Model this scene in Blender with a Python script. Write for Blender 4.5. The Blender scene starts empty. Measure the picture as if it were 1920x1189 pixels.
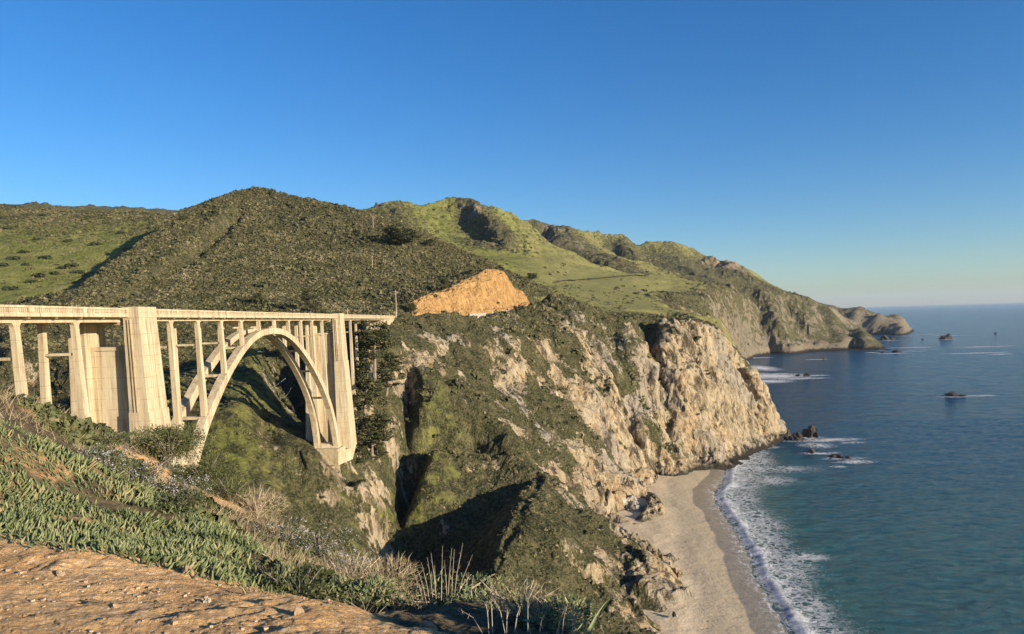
import bpy, bmesh, math, random
import numpy as np
from mathutils import Vector, Matrix
from mathutils.geometry import delaunay_2d_cdt
SC = bpy.context.scene
COL = SC.collection
PI = math.pi
rng = np.random.default_rng(7)
random.seed(7)
FAST = False

# ------------------------------------------------------------------ camera
F, CX, CY, EZ, HOR, ROLL = 1400.0, 960.0, 720.0, 82.0, 590.0, math.radians(1.6)
PITCH = math.atan((CY - HOR) / F)
FWD = np.array([0, math.cos(PITCH), -math.sin(PITCH)])
UP0 = np.array([0, math.sin(PITCH), math.cos(PITCH)])
RT0 = np.array([1.0, 0, 0])
RT = math.cos(ROLL) * RT0 - math.sin(ROLL) * UP0
UP = math.sin(ROLL) * RT0 + math.cos(ROLL) * UP0
cam_d = bpy.data.cameras.new('camera')
cam = bpy.data.objects.new('camera', cam_d)
COL.objects.link(cam)
m = Matrix(((RT[0], UP[0], -FWD[0], 0), (RT[1], UP[1], -FWD[1], 0), (RT[2], UP[2], -FWD[2], EZ), (0, 0, 0, 1)))
cam.matrix_world = m
cam_d.sensor_width = 36.0
cam_d.lens = F * 36.0 / 1920.0
cam_d.shift_y = (CY - 594.5) / 1920.0
cam_d.clip_start = 0.1
cam_d.clip_end = 90000
SC.camera = cam

# ------------------------------------------------------------------ light
SUN_EL = math.radians(13.5)
SUN_BACK = math.radians(33.0)                     # how far behind the picture's right-hand side the sun stands
sx, sy, sz = math.cos(SUN_BACK) * math.cos(SUN_EL), -math.sin(SUN_BACK) * math.cos(SUN_EL), math.sin(SUN_EL)
world = bpy.data.worlds.new('World')
SC.world = world
world.use_nodes = True
wn = world.node_tree
bg = wn.nodes['Background']
sky = wn.nodes.new('ShaderNodeTexSky')
sky.sky_type = 'NISHITA'
sky.sun_disc = False
sky.sun_elevation = SUN_EL
sky.sun_rotation = math.atan2(sx, sy)
sky.altitude = 80
sky.air_density = 1.0
sky.dust_density = 0.4
sky.ozone_density = 4.5
hsv = wn.nodes.new('ShaderNodeHueSaturation')
hsv.inputs['Saturation'].default_value = 1.2
hsv.inputs['Hue'].default_value = 0.507
wn.links.new(sky.outputs[0], hsv.inputs['Color'])
wn.links.new(hsv.outputs[0], bg.inputs[0])
bg.inputs[1].default_value = 0.1
sun_d = bpy.data.lights.new('sun', 'SUN')
sun_d.energy = 5.0
sun_d.angle = math.radians(0.53)
sun_d.color = (1.0, 0.85, 0.66)
sun = bpy.data.objects.new('sun', sun_d)
COL.objects.link(sun)
sun.rotation_euler = Vector((sx, sy, sz)).to_track_quat('Z', 'Y').to_euler()
SC.view_settings.view_transform = 'Standard'
SC.view_settings.look = 'None'
SC.view_settings.gamma = 1.0
SC.view_settings.exposure = 0.76
SC.cycles.max_bounces = 5
SC.cycles.diffuse_bounces = 2
SC.cycles.glossy_bounces = 2
SC.cycles.transmission_bounces = 2
SC.cycles.volume_bounces = 0
SC.cycles.transparent_max_bounces = 6

# ------------------------------------------------------------------ geometry from sight lines
def ray(px, py):
    return FWD + RT * (px - CX) / F + UP * (CY - py) / F
def P(px, py, Y):                                 # the point seen at (px, py) that lies Y metres ahead
    r = ray(px, py)
    return tuple(np.array([0, 0, EZ]) + r * (Y / r[1]))
def Zp(px, py, Z=0.0):                            # ... that lies at height Z
    r = ray(px, py)
    return tuple(np.array([0, 0, EZ]) + r * ((Z - EZ) / r[2]))
def pix(p):
    d = np.asarray(p, float) - np.array([0, 0, EZ])
    zz = d @ FWD
    return CX + F * (d @ RT) / zz, CY - F * (d @ UP) / zz

# ------------------------------------------------------------------ noise
_pr = np.random.default_rng(11)
PERM = _pr.permutation(256).astype(np.int32)
PERM = np.concatenate([PERM, PERM])
GA = _pr.random(256) * 2 * PI
GX, GY = np.cos(GA).astype(np.float32), np.sin(GA).astype(np.float32)
def perlin(x, y, seed=0):
    x = np.asarray(x, np.float64) + seed * 17.37
    y = np.asarray(y, np.float64) + seed * 9.71
    xi, yi = np.floor(x).astype(np.int64), np.floor(y).astype(np.int64)
    xf, yf = (x - xi).astype(np.float32), (y - yi).astype(np.float32)
    u, v = xf * xf * xf * (xf * (xf * 6 - 15) + 10), yf * yf * yf * (yf * (yf * 6 - 15) + 10)
    a, b, c, d = xi & 255, (xi + 1) & 255, yi & 255, (yi + 1) & 255
    def g(ix, iy, fx, fy):
        h = PERM[PERM[ix] + iy]
        return GX[h] * fx + GY[h] * fy
    n00, n10 = g(a, c, xf, yf), g(b, c, xf - 1, yf)
    n01, n11 = g(a, d, xf, yf - 1), g(b, d, xf - 1, yf - 1)
    return ((n00 * (1 - u) + n10 * u) * (1 - v) + (n01 * (1 - u) + n11 * u) * v) * 1.5
def fbm(x, y, octv=4, gain=0.5, lac=2.03, seed=0, ridged=False):
    t, a, s = 0, 1.0, 0.0
    for i in range(octv):
        n = perlin(x * lac ** i, y * lac ** i, seed + i)
        if ridged: n = 1 - 2 * np.abs(n)
        t = t + a * n
        s += a
        a *= gain
    return t / s
def smooth(a, b, x):
    t = np.clip((x - a) / (b - a), 0, 1)
    return t * t * (3 - 2 * t)

# ------------------------------------------------------------------ objects
def tag(o, label=None, cat=None, group=None, kind=None):
    if label: o['label'] = label
    if cat: o['category'] = cat
    if group: o['group'] = group
    if kind: o['kind'] = kind
    return o
def link(name, me, mat=None, parent=None):
    o = bpy.data.objects.new(name, me)
    COL.objects.link(o)
    if mat is not None: me.materials.append(mat)
    if parent is not None: o.parent = parent
    return o
def empty(name, loc=(0, 0, 0), rz=0):
    o = bpy.data.objects.new(name, None)
    COL.objects.link(o)
    o.location = loc
    o.rotation_euler = (0, 0, rz)
    o.empty_display_size = 0.3
    return o
def copy_tree(o, parent=None):
    c = o.copy()
    COL.objects.link(c)
    c.parent = parent
    for ch in [x for x in KIDS.get(o.name, [])]:
        copy_tree(ch, c)
    return c
KIDS = {}
def grid_mesh(name, V, nr, nc, attrs=None, keep=None, smooth_sh=True):
    """V: (nr*nc,3) vertices row by row -> a quad sheet; attrs: float point attributes"""
    i = np.arange(nr - 1)[:, None] * nc + np.arange(nc - 1)[None, :]
    q = np.stack([i, i + 1, i + nc + 1, i + nc], -1).reshape(-1, 4)
    if keep is not None: q = q[keep.reshape(-1)]
    return quads(name, V, q, attrs, smooth_sh)
def quads(name, V, q, attrs=None, smooth_sh=True):
    me = bpy.data.meshes.new(name)
    n, k = q.shape
    me.vertices.add(len(V)); me.vertices.foreach_set('co', np.ascontiguousarray(V, np.float32).ravel())
    me.loops.add(n * k); me.loops.foreach_set('vertex_index', np.ascontiguousarray(q, np.int32).ravel())
    me.polygons.add(n)
    me.polygons.foreach_set('loop_start', np.arange(n, dtype=np.int32) * k)
    me.polygons.foreach_set('loop_total', np.full(n, k, np.int32))
    me.update(calc_edges=True)
    me.polygons.foreach_set('use_smooth', np.full(n, smooth_sh, bool))
    for a, v in (attrs or {}).items():
        v = np.asarray(v, np.float32)
        if v.ndim == 1:
            at = me.attributes.new(a, 'FLOAT', 'POINT'); at.data.foreach_set('value', v)
        else:
            at = me.attributes.new(a, 'FLOAT_VECTOR', 'POINT'); at.data.foreach_set('vector', v.ravel())
    return me
class MB:
    """collects boxes, prisms and tubes, builds ONE mesh object"""
    def __init__(s): s.v, s.f = [], []
    def add(s, vs, fs):
        n = len(s.v); s.v += [tuple(v) for v in vs]; s.f += [tuple(n + i for i in f) for f in fs]
    def hexa(s, lo, hi):                            # two quads (lists of 4 points), bottom then top
        s.add(list(lo) + list(hi), [(3, 2, 1, 0), (4, 5, 6, 7), (0, 1, 5, 4), (1, 2, 6, 5), (2, 3, 7, 6), (3, 0, 4, 7)])
    def box(s, x0, x1, y0, y1, z0, z1):
        s.hexa([(x0, y0, z0), (x1, y0, z0), (x1, y1, z0), (x0, y1, z0)], [(x0, y0, z1), (x1, y0, z1), (x1, y1, z1), (x0, y1, z1)])
    def prism(s, prof, a, b, axis):                  # extrude polygon (2-D) along axis from a to b
        n = len(prof)
        mk = {'x': lambda p, t: (t, p[0], p[1]), 'y': lambda p, t: (p[0], t, p[1]), 'z': lambda p, t: (p[0], p[1], t)}[axis]
        vs = [mk(p, a) for p in prof] + [mk(p, b) for p in prof]
        s.add(vs, [tuple(range(n - 1, -1, -1)), tuple(range(n, 2 * n))] + [(i, (i + 1) % n, n + (i + 1) % n, n + i) for i in range(n)])
    def tube(s, pts, rad, k=6, cap=True):
        pts = [Vector(p) for p in pts]
        if not hasattr(rad, '__len__'): rad = [rad] * len(pts)
        base = len(s.v); ref = Vector((0.31, 0.17, 0.93)); u = None
        for i, p in enumerate(pts):
            d = (pts[min(i + 1, len(pts) - 1)] - pts[max(i - 1, 0)]).normalized()
            u = (ref if u is None else u); u = (u - d * u.dot(d))
            if u.length < 1e-4: u = d.orthogonal()
            u.normalize(); w = d.cross(u)
            for j in range(k):
                a = 2 * PI * j / k
                s.v.append(tuple(p + (u * math.cos(a) + w * math.sin(a)) * rad[i]))
        for i in range(len(pts) - 1):
            for j in range(k):
                s.f.append((base + i * k + j, base + i * k + (j + 1) % k, base + (i + 1) * k + (j + 1) % k, base + (i + 1) * k + j))
        if cap:
            s.f.append(tuple(base + j for j in range(k - 1, -1, -1)))
            s.f.append(tuple(base + (len(pts) - 1) * k + j for j in range(k)))
    def mesh(s, name, smooth_sh=False):
        me = bpy.data.meshes.new(name)
        me.from_pydata(s.v, [], s.f); me.update()
        if smooth_sh: me.polygons.foreach_set('use_smooth', np.ones(len(me.polygons), bool))
        return me
    def build(s, name, mat, parent=None, smooth_sh=False):
        return link(name, s.mesh(name, smooth_sh), mat, parent)

# ------------------------------------------------------------------ materials
def nodes_of(name):
    mt = bpy.data.materials.new(name); mt.use_nodes = True
    nt = mt.node_tree; return mt, nt, nt.nodes['Principled BSDF']
class NG:
    """tiny node helper"""
    def __init__(s, nt): s.nt = nt; s.pos = nt.nodes.new('ShaderNodeNewGeometry').outputs['Position']
    def n(s, t, **k):
        x = s.nt.nodes.new(t)
        for a, v in k.items(): setattr(x, a, v)
        return x
    def put(s, sock, v):
        if hasattr(v, 'is_output'): s.nt.links.new(v, sock)
        elif isinstance(v, (tuple, list)) and len(v) == 3 and sock.type == 'RGBA': sock.default_value = (*v, 1)
        else: sock.default_value = v
    def math(s, op, a, b=0.0, c=0.0, clamp=False):
        x = s.n('ShaderNodeMath', operation=op, use_clamp=clamp)
        s.put(x.inputs[0], a); s.put(x.inputs[1], b)
        if op in ('MULTIPLY_ADD', 'SMOOTH_MIN', 'SMOOTH_MAX', 'COMPARE'): s.put(x.inputs[2], c)
        return x.outputs[0]
    def scale(s, vec, sc):
        x = s.n('ShaderNodeVectorMath', operation='MULTIPLY'); s.put(x.inputs[0], vec); x.inputs[1].default_value = sc; return x.outputs[0]
    def noise(s, scale, detail=4, rough=0.55, vec=None, dist=0.0, out=0):
        x = s.n('ShaderNodeTexNoise'); s.put(x.inputs['Vector'], vec or s.pos)
        x.inputs['Scale'].default_value = scale; x.inputs['Detail'].default_value = detail
        x.inputs['Roughness'].default_value = rough; x.inputs['Distortion'].default_value = dist
        return x.outputs[out]
    def voro(s, scale, vec=None, feature='F1', out=0, rnd=1.0):
        x = s.n('ShaderNodeTexVoronoi', feature=feature); s.put(x.inputs['Vector'], vec or s.pos)
        x.inputs['Scale'].default_value = scale; x.inputs['Randomness'].default_value = rnd
        return x.outputs[out]
    def ramp(s, v, stops, interp='LINEAR'):
        x = s.n('ShaderNodeValToRGB'); x.color_ramp.interpolation = interp; s.put(x.inputs[0], v)
        e = x.color_ramp.elements
        while len(e) < len(stops): e.new(0.5)
        for i, (p, c) in enumerate(stops):
            e[i].position = p; e[i].color = (*c, 1) if hasattr(c, '__len__') else (c, c, c, 1)
        return x.outputs[0]
    def sstep(s, v, a, b):
        x = s.n('ShaderNodeMapRange', interpolation_type='SMOOTHSTEP'); s.put(x.inputs[0], v)
        x.inputs[1].default_value = a; x.inputs[2].default_value = b; return x.outputs[0]
    def mix(s, f, a, b, bt='MIX'):
        x = s.n('ShaderNodeMix', data_type='RGBA', blend_type=bt); s.put(x.inputs[0], f); s.put(x.inputs[6], a); s.put(x.inputs[7], b); return x.outputs[2]
    def attr(s, name):
        return s.n('ShaderNodeAttribute', attribute_name=name).outputs['Fac']
    def bump(s, h, strength=0.5, dist=0.1, normal=None):
        x = s.n('ShaderNodeBump'); s.put(x.inputs['Height'], h); x.inputs['Strength'].default_value = strength
        x.inputs['Distance'].default_value = dist
        if normal is not None: s.put(x.inputs['Normal'], normal)
        return x.outputs[0]
    def objrand(s):
        return s.n('ShaderNodeObjectInfo').outputs['Random']
def simple(name, col, rough=0.7, var=0.25, scale=3.0, bump=0.0, bscale=20.0, metallic=0.0):
    mt, nt, b = nodes_of(name); g = NG(nt)
    f = g.noise(scale, 4)
    lo = tuple(c * (1 - var) for c in col); hi = tuple(min(1, c * (1 + var)) for c in col)
    nt.links.new(g.ramp(f, [(0.3, lo), (0.7, hi)]), b.inputs['Base Color'])
    b.inputs['Roughness'].default_value = rough; b.inputs['Metallic'].default_value = metallic
    if bump: nt.links.new(g.bump(g.noise(bscale, 4), 0.6, bump), b.inputs['Normal'])
    return mt

# ================================================================== TERRAIN
# survey-style breaklines -> constrained triangulation -> height grids
LINES, LOOSE = [], []                              # points: (x, y, z, rock, grass, orange)
def ln(pts, c=(0, 0, 0)):
    LINES.append([tuple(p[:3]) + tuple(p[3] if len(p) > 3 else c) for p in pts])
def pts_(pts, c=(0, 0, 0)):
    for p in pts: LOOSE.append(tuple(p[:3]) + tuple(p[3] if len(p) > 3 else c))
def crest(pts, back=60, drop=25, c=(0, 0, 0), dx=0):
    """a crest line seen against what lies behind: adds the hidden back slope"""
    ln(pts, c)
    pts_([(p[0] + dx, p[1] + back, p[2] - drop) for p in pts], c)
W = lambda x, y, z: (x, y, z)
RK, GR, OR = (1, 0, 0), (0, 1, 0), (0, 0, 1)
def PL(*a): return [P(*q) for q in a]
def ZL(*a): return [Zp(*q) for q in a]

# sea floor and the open water side
pts_([W(x, y, -8) for x, y in ((60, 60), (110, 120), (130, 200), (160, 260), (200, 330), (240, 420), (260, 520), (330, 650), (420, 800),
      (520, 1000), (600, 1150), (760, 1250), (900, 1350), (960, 1600), (1150, 1900), (1400, 2050), (1500, 2500), (1400, 3400), (2600, 2600), (900, 800), (600, 300), (300, 60))])
# creek and hidden canyon floor
ln([W(70, 150, 0), W(40, 150, 2), W(8, 142, 3), W(-22, 146, 5), W(-52, 168, 8), W(-100, 200, 12), W(-180, 240, 20), W(-280, 300, 34), W(-420, 400, 60)], (0, .3, 0))
# north wall of the canyon, below the viewpoint (mostly hidden)
ln([W(60, 95, 2), W(40, 105, 4), W(15, 112, 6), W(-20, 122, 12), W(-50, 130, 24), W(-90, 140, 30), W(-160, 170, 42), W(-260, 210, 70), W(-420, 260, 110)])
ln([W(40, 40, 20), W(20, 60, 28), W(-10, 85, 34), W(-45, 98, 50), W(-80, 105, 58), W(-150, 120, 72), W(-260, 140, 100), W(-420, 160, 150)])
pts_([W(-40, 60, 66), W(-90, 60, 72), W(0, 40, 50), W(-200, 60, 100), W(60, 0, 5), W(100, 60, -3)])
# foundations ledge of the far tower
ln([W(-72, 214, 46), W(-62, 205, 47), W(-52, 202, 46.8), W(-45, 205, 46), W(-41, 215, 44.5)], (.4, .2, 0))
ln(PL((556, 965, 196), (600, 900, 201), (640, 905, 204)), (.3, .3, 0))
# canyon wall under the arch (lit green slope with rocks)
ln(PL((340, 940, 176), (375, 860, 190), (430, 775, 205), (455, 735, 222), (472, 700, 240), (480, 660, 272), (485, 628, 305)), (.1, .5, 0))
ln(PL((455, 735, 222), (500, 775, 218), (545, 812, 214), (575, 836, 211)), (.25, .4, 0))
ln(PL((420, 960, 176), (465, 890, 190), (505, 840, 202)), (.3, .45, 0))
ln(PL((500, 970, 180), (550, 920, 194)), (.4, .3, 0))
pts_(PL((300, 800, 200), (300, 720, 230), (330, 660, 260), (400, 660, 262)), (.1, .3, 0))
# deep shaded re-entrant behind the far tower
ln([W(-52, 238, 30), W(-60, 252, 29), W(-72, 270, 32), W(-86, 290, 40), W(-96, 310, 56)])
# slope behind the northern spans
ln(PL((-160, 740, 170), (0, 742, 190), (120, 752, 190), (215, 760, 195), (290, 790, 195)))
ln(PL((-160, 660, 220), (0, 665, 250), (100, 660, 255), (180, 650, 262), (260, 640, 270), (330, 620, 290), (420, 610, 300)), (.1, .2, 0))
ln(PL((-160, 600, 290), (0, 610, 300), (60, 600, 320), (130, 602, 310), (210, 596, 318), (330, 590, 330), (450, 588, 335), (560, 588, 335), (640, 590, 335)), (0, .15, 0))
# road bench round to the bluff
ROAD = [W(-49.2, 317, 81.0), W(-46, 335, 80.8), W(-38, 352, 80.6), W(-28, 366, 80.4), W(-14, 382, 81.2), W(-2, 402, 83.2), W(8, 424, 84.6), W(12, 450, 84.6), W(22, 480, 84), W(50, 505, 80), W(85, 512, 77)]
ln([W(x - 5, y + 4, z) for x, y, z in ROAD[:8]])
ln([W(x + 5.5, y - 4, z) for x, y, z in ROAD[:8]])
# edge of the hill right of the bridge end and spur crest
HE = PL((722, 604, 300), (760, 588, 318), (800, 584, 325), (850, 588, 335), (893, 600, 345), (925, 594, 362), (960, 583, 380), (1005, 573, 400), (1022, 566, 405), (1037, 553, 408), (1060, 562, 408), (1100, 575, 410), (1130, 588, 412), (1165, 597, 412), (1200, 596, 420), (1238, 598, 424))
ln(HE[:9], (0, 0, 0)); ln(HE[8:11], (.5, 0, .6)); ln(HE[10:], (.45, 0, 0))
pts_(PL((1037, 566, 425), (1060, 578, 425), (1130, 590, 430)), (.1, .2, 0))
pts_([W(x * 1.02 + 4, y + 24, min(z - 1, 82)) for x, y, z in HE[8:13]])
# spur crest
SP = PL((722, 604, 300), (752, 640, 292), (780, 676, 286), (815, 708, 280), (850, 750, 275), (887, 772, 270), (932, 808, 264), (977, 861, 256), (1019, 899, 249), (1057, 921, 243), (1091, 967, 234), (1117, 989, 226), (1155, 1012, 222), (1204, 1046, 211), (1223, 1072, 205))
ln(SP[:7], (.3, 0, .1)); ln(SP[6:11], (.45, 0, .40)); ln(SP[10:], (.32, 0, .2))
ln(ZL((1100, 1152, 3), (1130, 1153, 3), (1160, 1156, 3), (1200, 1167, 3), (1221, 1172, 3)), (.7, 0, .3))
ln(PL((1220, 1095, 200), (1221, 1140, 194)), (1, 0, .4))
pts_([(p[0] + 9, p[1] + 10, p[2] - 9) for p in SP[10:]], RK)
pts_([(p[0] + 22, p[1] + 18, -1) for p in SP[11:]], RK)
pts_([(p[0] + 10, p[1] - 2, -1) for p in SP[13:]], RK)
# the green buttress that shades the ravine
BT = PL((1012, 893, 246), (1000, 915, 226), (978, 950, 205), (955, 985, 190), (935, 1020, 178), (918, 1061, 168), (905, 1125, 158))
ln(BT, (0, .3, 0))
ln(PL((1062, 1000, 194), (1066, 1060, 182), (1065, 1140, 171)), (.1, .2, 0))
ln(PL((1165, 1060, 211), (1160, 1110, 200)), (.38, 0, .22))
# ravine in the shade of the buttress
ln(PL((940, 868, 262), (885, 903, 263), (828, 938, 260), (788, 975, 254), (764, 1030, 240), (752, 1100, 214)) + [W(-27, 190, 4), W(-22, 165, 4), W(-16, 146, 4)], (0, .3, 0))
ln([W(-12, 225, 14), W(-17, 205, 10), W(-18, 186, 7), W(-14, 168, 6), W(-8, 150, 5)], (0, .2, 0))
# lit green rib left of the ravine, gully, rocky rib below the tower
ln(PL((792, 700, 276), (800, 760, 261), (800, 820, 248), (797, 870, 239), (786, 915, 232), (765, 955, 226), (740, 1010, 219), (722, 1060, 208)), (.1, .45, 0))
ln(PL((850, 755, 273), (845, 800, 264), (840, 850, 256)), (.1, .4, 0))
ln(PL((768, 700, 286), (766, 760, 279), (760, 820, 268), (752, 880, 255), (742, 935, 242)), (.3, .1, 0))
ln(PL((742, 650, 288), (745, 720, 272), (738, 790, 256), (728, 850, 242), (716, 905, 229), (690, 960, 216), (660, 1010, 204)), (.3, .3, .05))
ln(PL((690, 640, 282), (690, 740, 262), (688, 820, 243), (680, 880, 228), (650, 940, 210)), (.34, .2, .05))
ln(PL((656, 850, 223), (655, 900, 212), (640, 960, 202)), (.26, .3, .05))
ln(PL((668, 640, 268), (664, 700, 250), (660, 780, 236), (657, 830, 228)), (.4, 0, .1))
# rock faces between the road and the spur
ln(PL((800, 620, 318), (860, 640, 318), (930, 650, 330), (990, 640, 350), (1060, 630, 372), (1120, 650, 380), (1180, 670, 392)), (.54, 0, .1))
ln(PL((810, 668, 296), (850, 690, 300), (905, 720, 303), (960, 730, 318), (1020, 725, 335), (1080, 735, 346)), (.60, 0, .08))
ln(PL((905, 745, 290), (960, 770, 298), (1020, 790, 306), (1075, 800, 318)), (.3, 0, 0))
ln(PL((960, 815, 275), (1020, 850, 280), (1070, 880, 282), (1100, 930, 280)), (.3, 0, .2))
ln(PL((1080, 735, 346), (1130, 750, 352), (1165, 755, 358), (1200, 800, 362)), (.85, 0, 0))
ln(PL((1100, 800, 330), (1150, 830, 338), (1195, 865, 350)), (.85, 0, 0))
ln(PL((1060, 830, 300), (1110, 870, 312), (1160, 900, 318)), (.6, 0, 0))
# gully beside the big cliff
ln(PL((1180, 612, 428), (1197, 660, 426), (1218, 720, 417), (1238, 780, 403), (1252, 830, 389), (1258, 868, 376)), (0, 0, 0))
ln(PL((1130, 640, 398), (1160, 690, 388), (1195, 750, 376), (1225, 815, 368)), (.12, 0, 0))
# big pale cliff
ln(PL((1243, 606, 424), (1262, 612, 420), (1300, 618, 426), (1340, 630, 440), (1368, 652, 452), (1398, 680, 476)), RK)
ln(PL((1243, 606, 424), (1234, 650, 408), (1236, 700, 398), (1232, 760, 390), (1246, 830, 381)), RK)
ln(PL((1250, 690, 400), (1290, 700, 404), (1340, 715, 412)), RK)
ln(PL((1256, 780, 386), (1290, 790, 390), (1340, 800, 398)), RK)
ln(PL((1412, 700, 470), (1430, 738, 458), (1446, 778, 458), (1460, 806, 466)), RK)
ln(PL((1388, 695, 482), (1393, 735, 484), (1388, 775, 474), (1392, 815, 450)), RK)
ln(PL((1376, 700, 440), (1374, 745, 424), (1372, 795, 410)), RK)
ln(PL((1420, 800, 446), (1440, 815, 452)), RK)
# toe of the cliffs on the beach and in the water
TOE = ZL((1112, 973, 3), (1140, 962, 3), (1165, 975, 3), (1188, 976, 3), (1207, 958, 3), (1196, 930, 3), (1172, 905, 3), (1186, 886, 3), (1222, 887, 3), (1262, 884, 3), (1275, 872, 3), (1300, 866, 3), (1335, 866, 2.5), (1372, 852, 1.5), (1400, 845, .5), (1440, 836, 0), (1466, 820, 0))
ln(TOE, RK)
pts_([(p[0] + 9, p[1] - 10, -1.5) for p in TOE[3:]] + [(p[0] - 3, p[1] - 16, -1.0) for p in TOE[:3]], RK)
crest(PL((1166, 930, 300), (1180, 945, 298), (1196, 952, 296)), 8, 4, RK)
# back of the headland
ln([W(182, 500, 0), W(186, 540, 0), W(196, 620, 0), W(235, 740, 0), W(270, 900, 0), W(310, 1040, 0), W(350, 1160, 0)] + ZL((1405, 668, 0), (1440, 663, 0), (1480, 664, 0), (1530, 657, 0), (1575, 656, 0), (1612, 653, 0), (1636, 657, 0)), RK)
pts_([W(120, 500, 66), W(128, 560, 64), W(140, 640, 64), W(185, 740, 60), W(240, 880, 55), W(270, 1020, 50), W(165, 520, 40)], (.4, 0, 0))
# terrace, pastures
ln(PL((1240, 600, 436), (1290, 600, 470), (1330, 606, 480), (1365, 625, 480)), (.1, .1, 0))
pts_(PL((1035, 578, 470), (1100, 584, 470), (1180, 586, 480), (1240, 590, 500), (1300, 590, 560), (1350, 600, 600), (1360, 630, 560)), (.0, .72, 0))
ln(PL((990, 566, 500), (1080, 574, 520), (1160, 581, 540), (1225, 580, 580), (1245, 574, 640), (1205, 556, 740), (1250, 545, 900), (1318, 536, 1000)), GR)
ln(PL((985, 541, 600), (1080, 530, 760), (1180, 521, 900), (1250, 524, 1000), (1300, 532, 1040)), GR)
ln(PL((962, 500, 700), (1010, 510, 760), (1100, 518, 860), (1180, 516, 960)), GR)
ln(PL((952, 488, 800), (1000, 484, 860), (1060, 494, 920), (1120, 506, 980), (1182, 515, 1030)), GR)
pts_(PL((1080, 555, 620), (1180, 555, 700), (1050, 540, 640)), GR)
# broken ground and cliffs beyond the terrace
ln(PL((1235, 568, 760), (1270, 562, 800), (1300, 556, 880), (1330, 547, 1020), (1380, 550, 1300), (1430, 553, 1440), (1468, 555, 1500), (1500, 566, 1530), (1530, 574, 1560), (1560, 586, 1560)), (.25, 0, .1))
ln(PL((1265, 590, 720), (1300, 585, 800), (1330, 600, 860), (1345, 580, 940), (1372, 605, 1180), (1385, 590, 1280)), (.22, 0, .05))
# ribs and shaded gullies of the far sea cliff
_tp = np.array([(1385, 551, 1340), (1430, 553, 1440), (1468, 556, 1500), (1500, 566, 1530), (1530, 574, 1555), (1562, 587, 1560), (1590, 612, 1520)], float)
_bt = np.array([(*q, Zp(q[0], q[1], 0)[1]) for q in ((1405, 668), (1440, 663), (1480, 664), (1530, 657), (1575, 656), (1612, 653), (1634, 656))], float)
for k in range(9):
    f_ = k / 8; a_ = np.array([np.interp(f_ * 6, range(7), _tp[:, c]) for c in range(3)]); b_ = np.array([np.interp(f_ * 6, range(7), _bt[:, c]) for c in range(3)])
    rib = k % 2 == 0; o_ = (-22 if rib else 30) * (1 if k % 4 < 2 else .7)
    L_ = []
    for t in (.16, .4, .65, .88):
        q = a_ * (1 - t) + b_ * t; e_ = math.sin(PI * min(1, t * 1.15)) ** .6
        L_.append(P(q[0] + (6 if rib else -6) * (1 - t), q[1], q[2] + o_ * e_))
    ln(L_, (.42 if rib else .30, .1, .02))
# far headland
ln(ZL((1603, 628, 0), (1631, 630, 0), (1660, 629, 0), (1690, 628, 0), (1704, 620, 0)), RK)
ln(PL((1530, 574, 1500), (1560, 578, 1750), (1612, 581, 2150), (1651, 591, 2150), (1680, 597, 2180), (1698, 602, 2220)), (.5, 0, 0))
ln(PL((1560, 590, 1850), (1612, 600, 2120), (1650, 606, 2080), (1692, 612, 2110)), RK)
pts_([W(1300, 2300, -8), W(1270, 2480, -8), W(1150, 2700, -6), W(1000, 3200, -2)])
ln([W(638, 1350, 0), W(655, 1420, 0), W(720, 1650, 0), W(860, 1950, 0), W(945, 2070, 0)], RK)
pts_([W(705, 1400, -8), W(765, 1560, -8), W(835, 1750, -8), W(920, 1900, -8), W(1010, 2000, -8), W(1110, 1980, -8), W(1240, 2120, -8), W(700, 1330, -8)])
# hill behind the bridge (crest against the sky, flanks)
H1 = PL((330, 400, 560), (370, 388, 570), (410, 370, 580), (440, 357, 590), (475, 350, 600), (500, 353, 598), (540, 365, 590), (600, 378, 580), (640, 388, 575), (680, 400, 570))
crest(H1, 90, 40)
pts_([(p[0] - 22, p[1] + 26, p[2] - 24) for p in PL((290, 432, 520), (240, 470, 480), (190, 505, 440), (140, 545, 400))], (0, .5, 0))
ln(PL((680, 400, 570), (770, 432, 550), (850, 466, 530), (905, 490, 515), (950, 508, 500), (985, 520, 492), (1000, 530, 488)))
pts_(PL((760, 440, 640), (850, 475, 640), (920, 500, 620), (985, 530, 580)), (0, .3, 0))
ln(PL((330, 400, 560), (290, 432, 520), (240, 470, 480), (190, 505, 440), (140, 545, 400), (105, 575, 370), (60, 600, 320)))
ln(PL((470, 395, 570), (420, 450, 500), (370, 490, 455), (300, 530, 410), (240, 560, 380), (200, 590, 330)))
ln(PL((440, 380, 565), (380, 440, 505), (320, 480, 450), (260, 525, 412), (200, 555, 375)), (0, 0, 0))
pts_(PL((560, 450, 520), (520, 520, 420), (620, 500, 450), (700, 470, 500), (700, 540, 410), (780, 520, 450), (460, 540, 400)))
ln(PL((456, 414, 568), (402, 470, 498), (350, 512, 452), (280, 550, 407), (222, 577, 376), (184, 596, 328)), (0, .1, 0))
# gully between rock faces
ln(PL((1040, 640, 366), (1085, 690, 358), (1120, 740, 350)), (.1, 0, 0))
ln(PL((1010, 700, 338), (1060, 760, 326), (1105, 830, 316), (1150, 880, 322)), (.15, 0, 0))
ln(PL((880, 640, 325), (870, 690, 306), (900, 735, 294)), (.15, 0, 0))
ln(PL((1150, 612, 414), (1150, 650, 400), (1170, 700, 388)), (.1, 0, 0))
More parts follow.
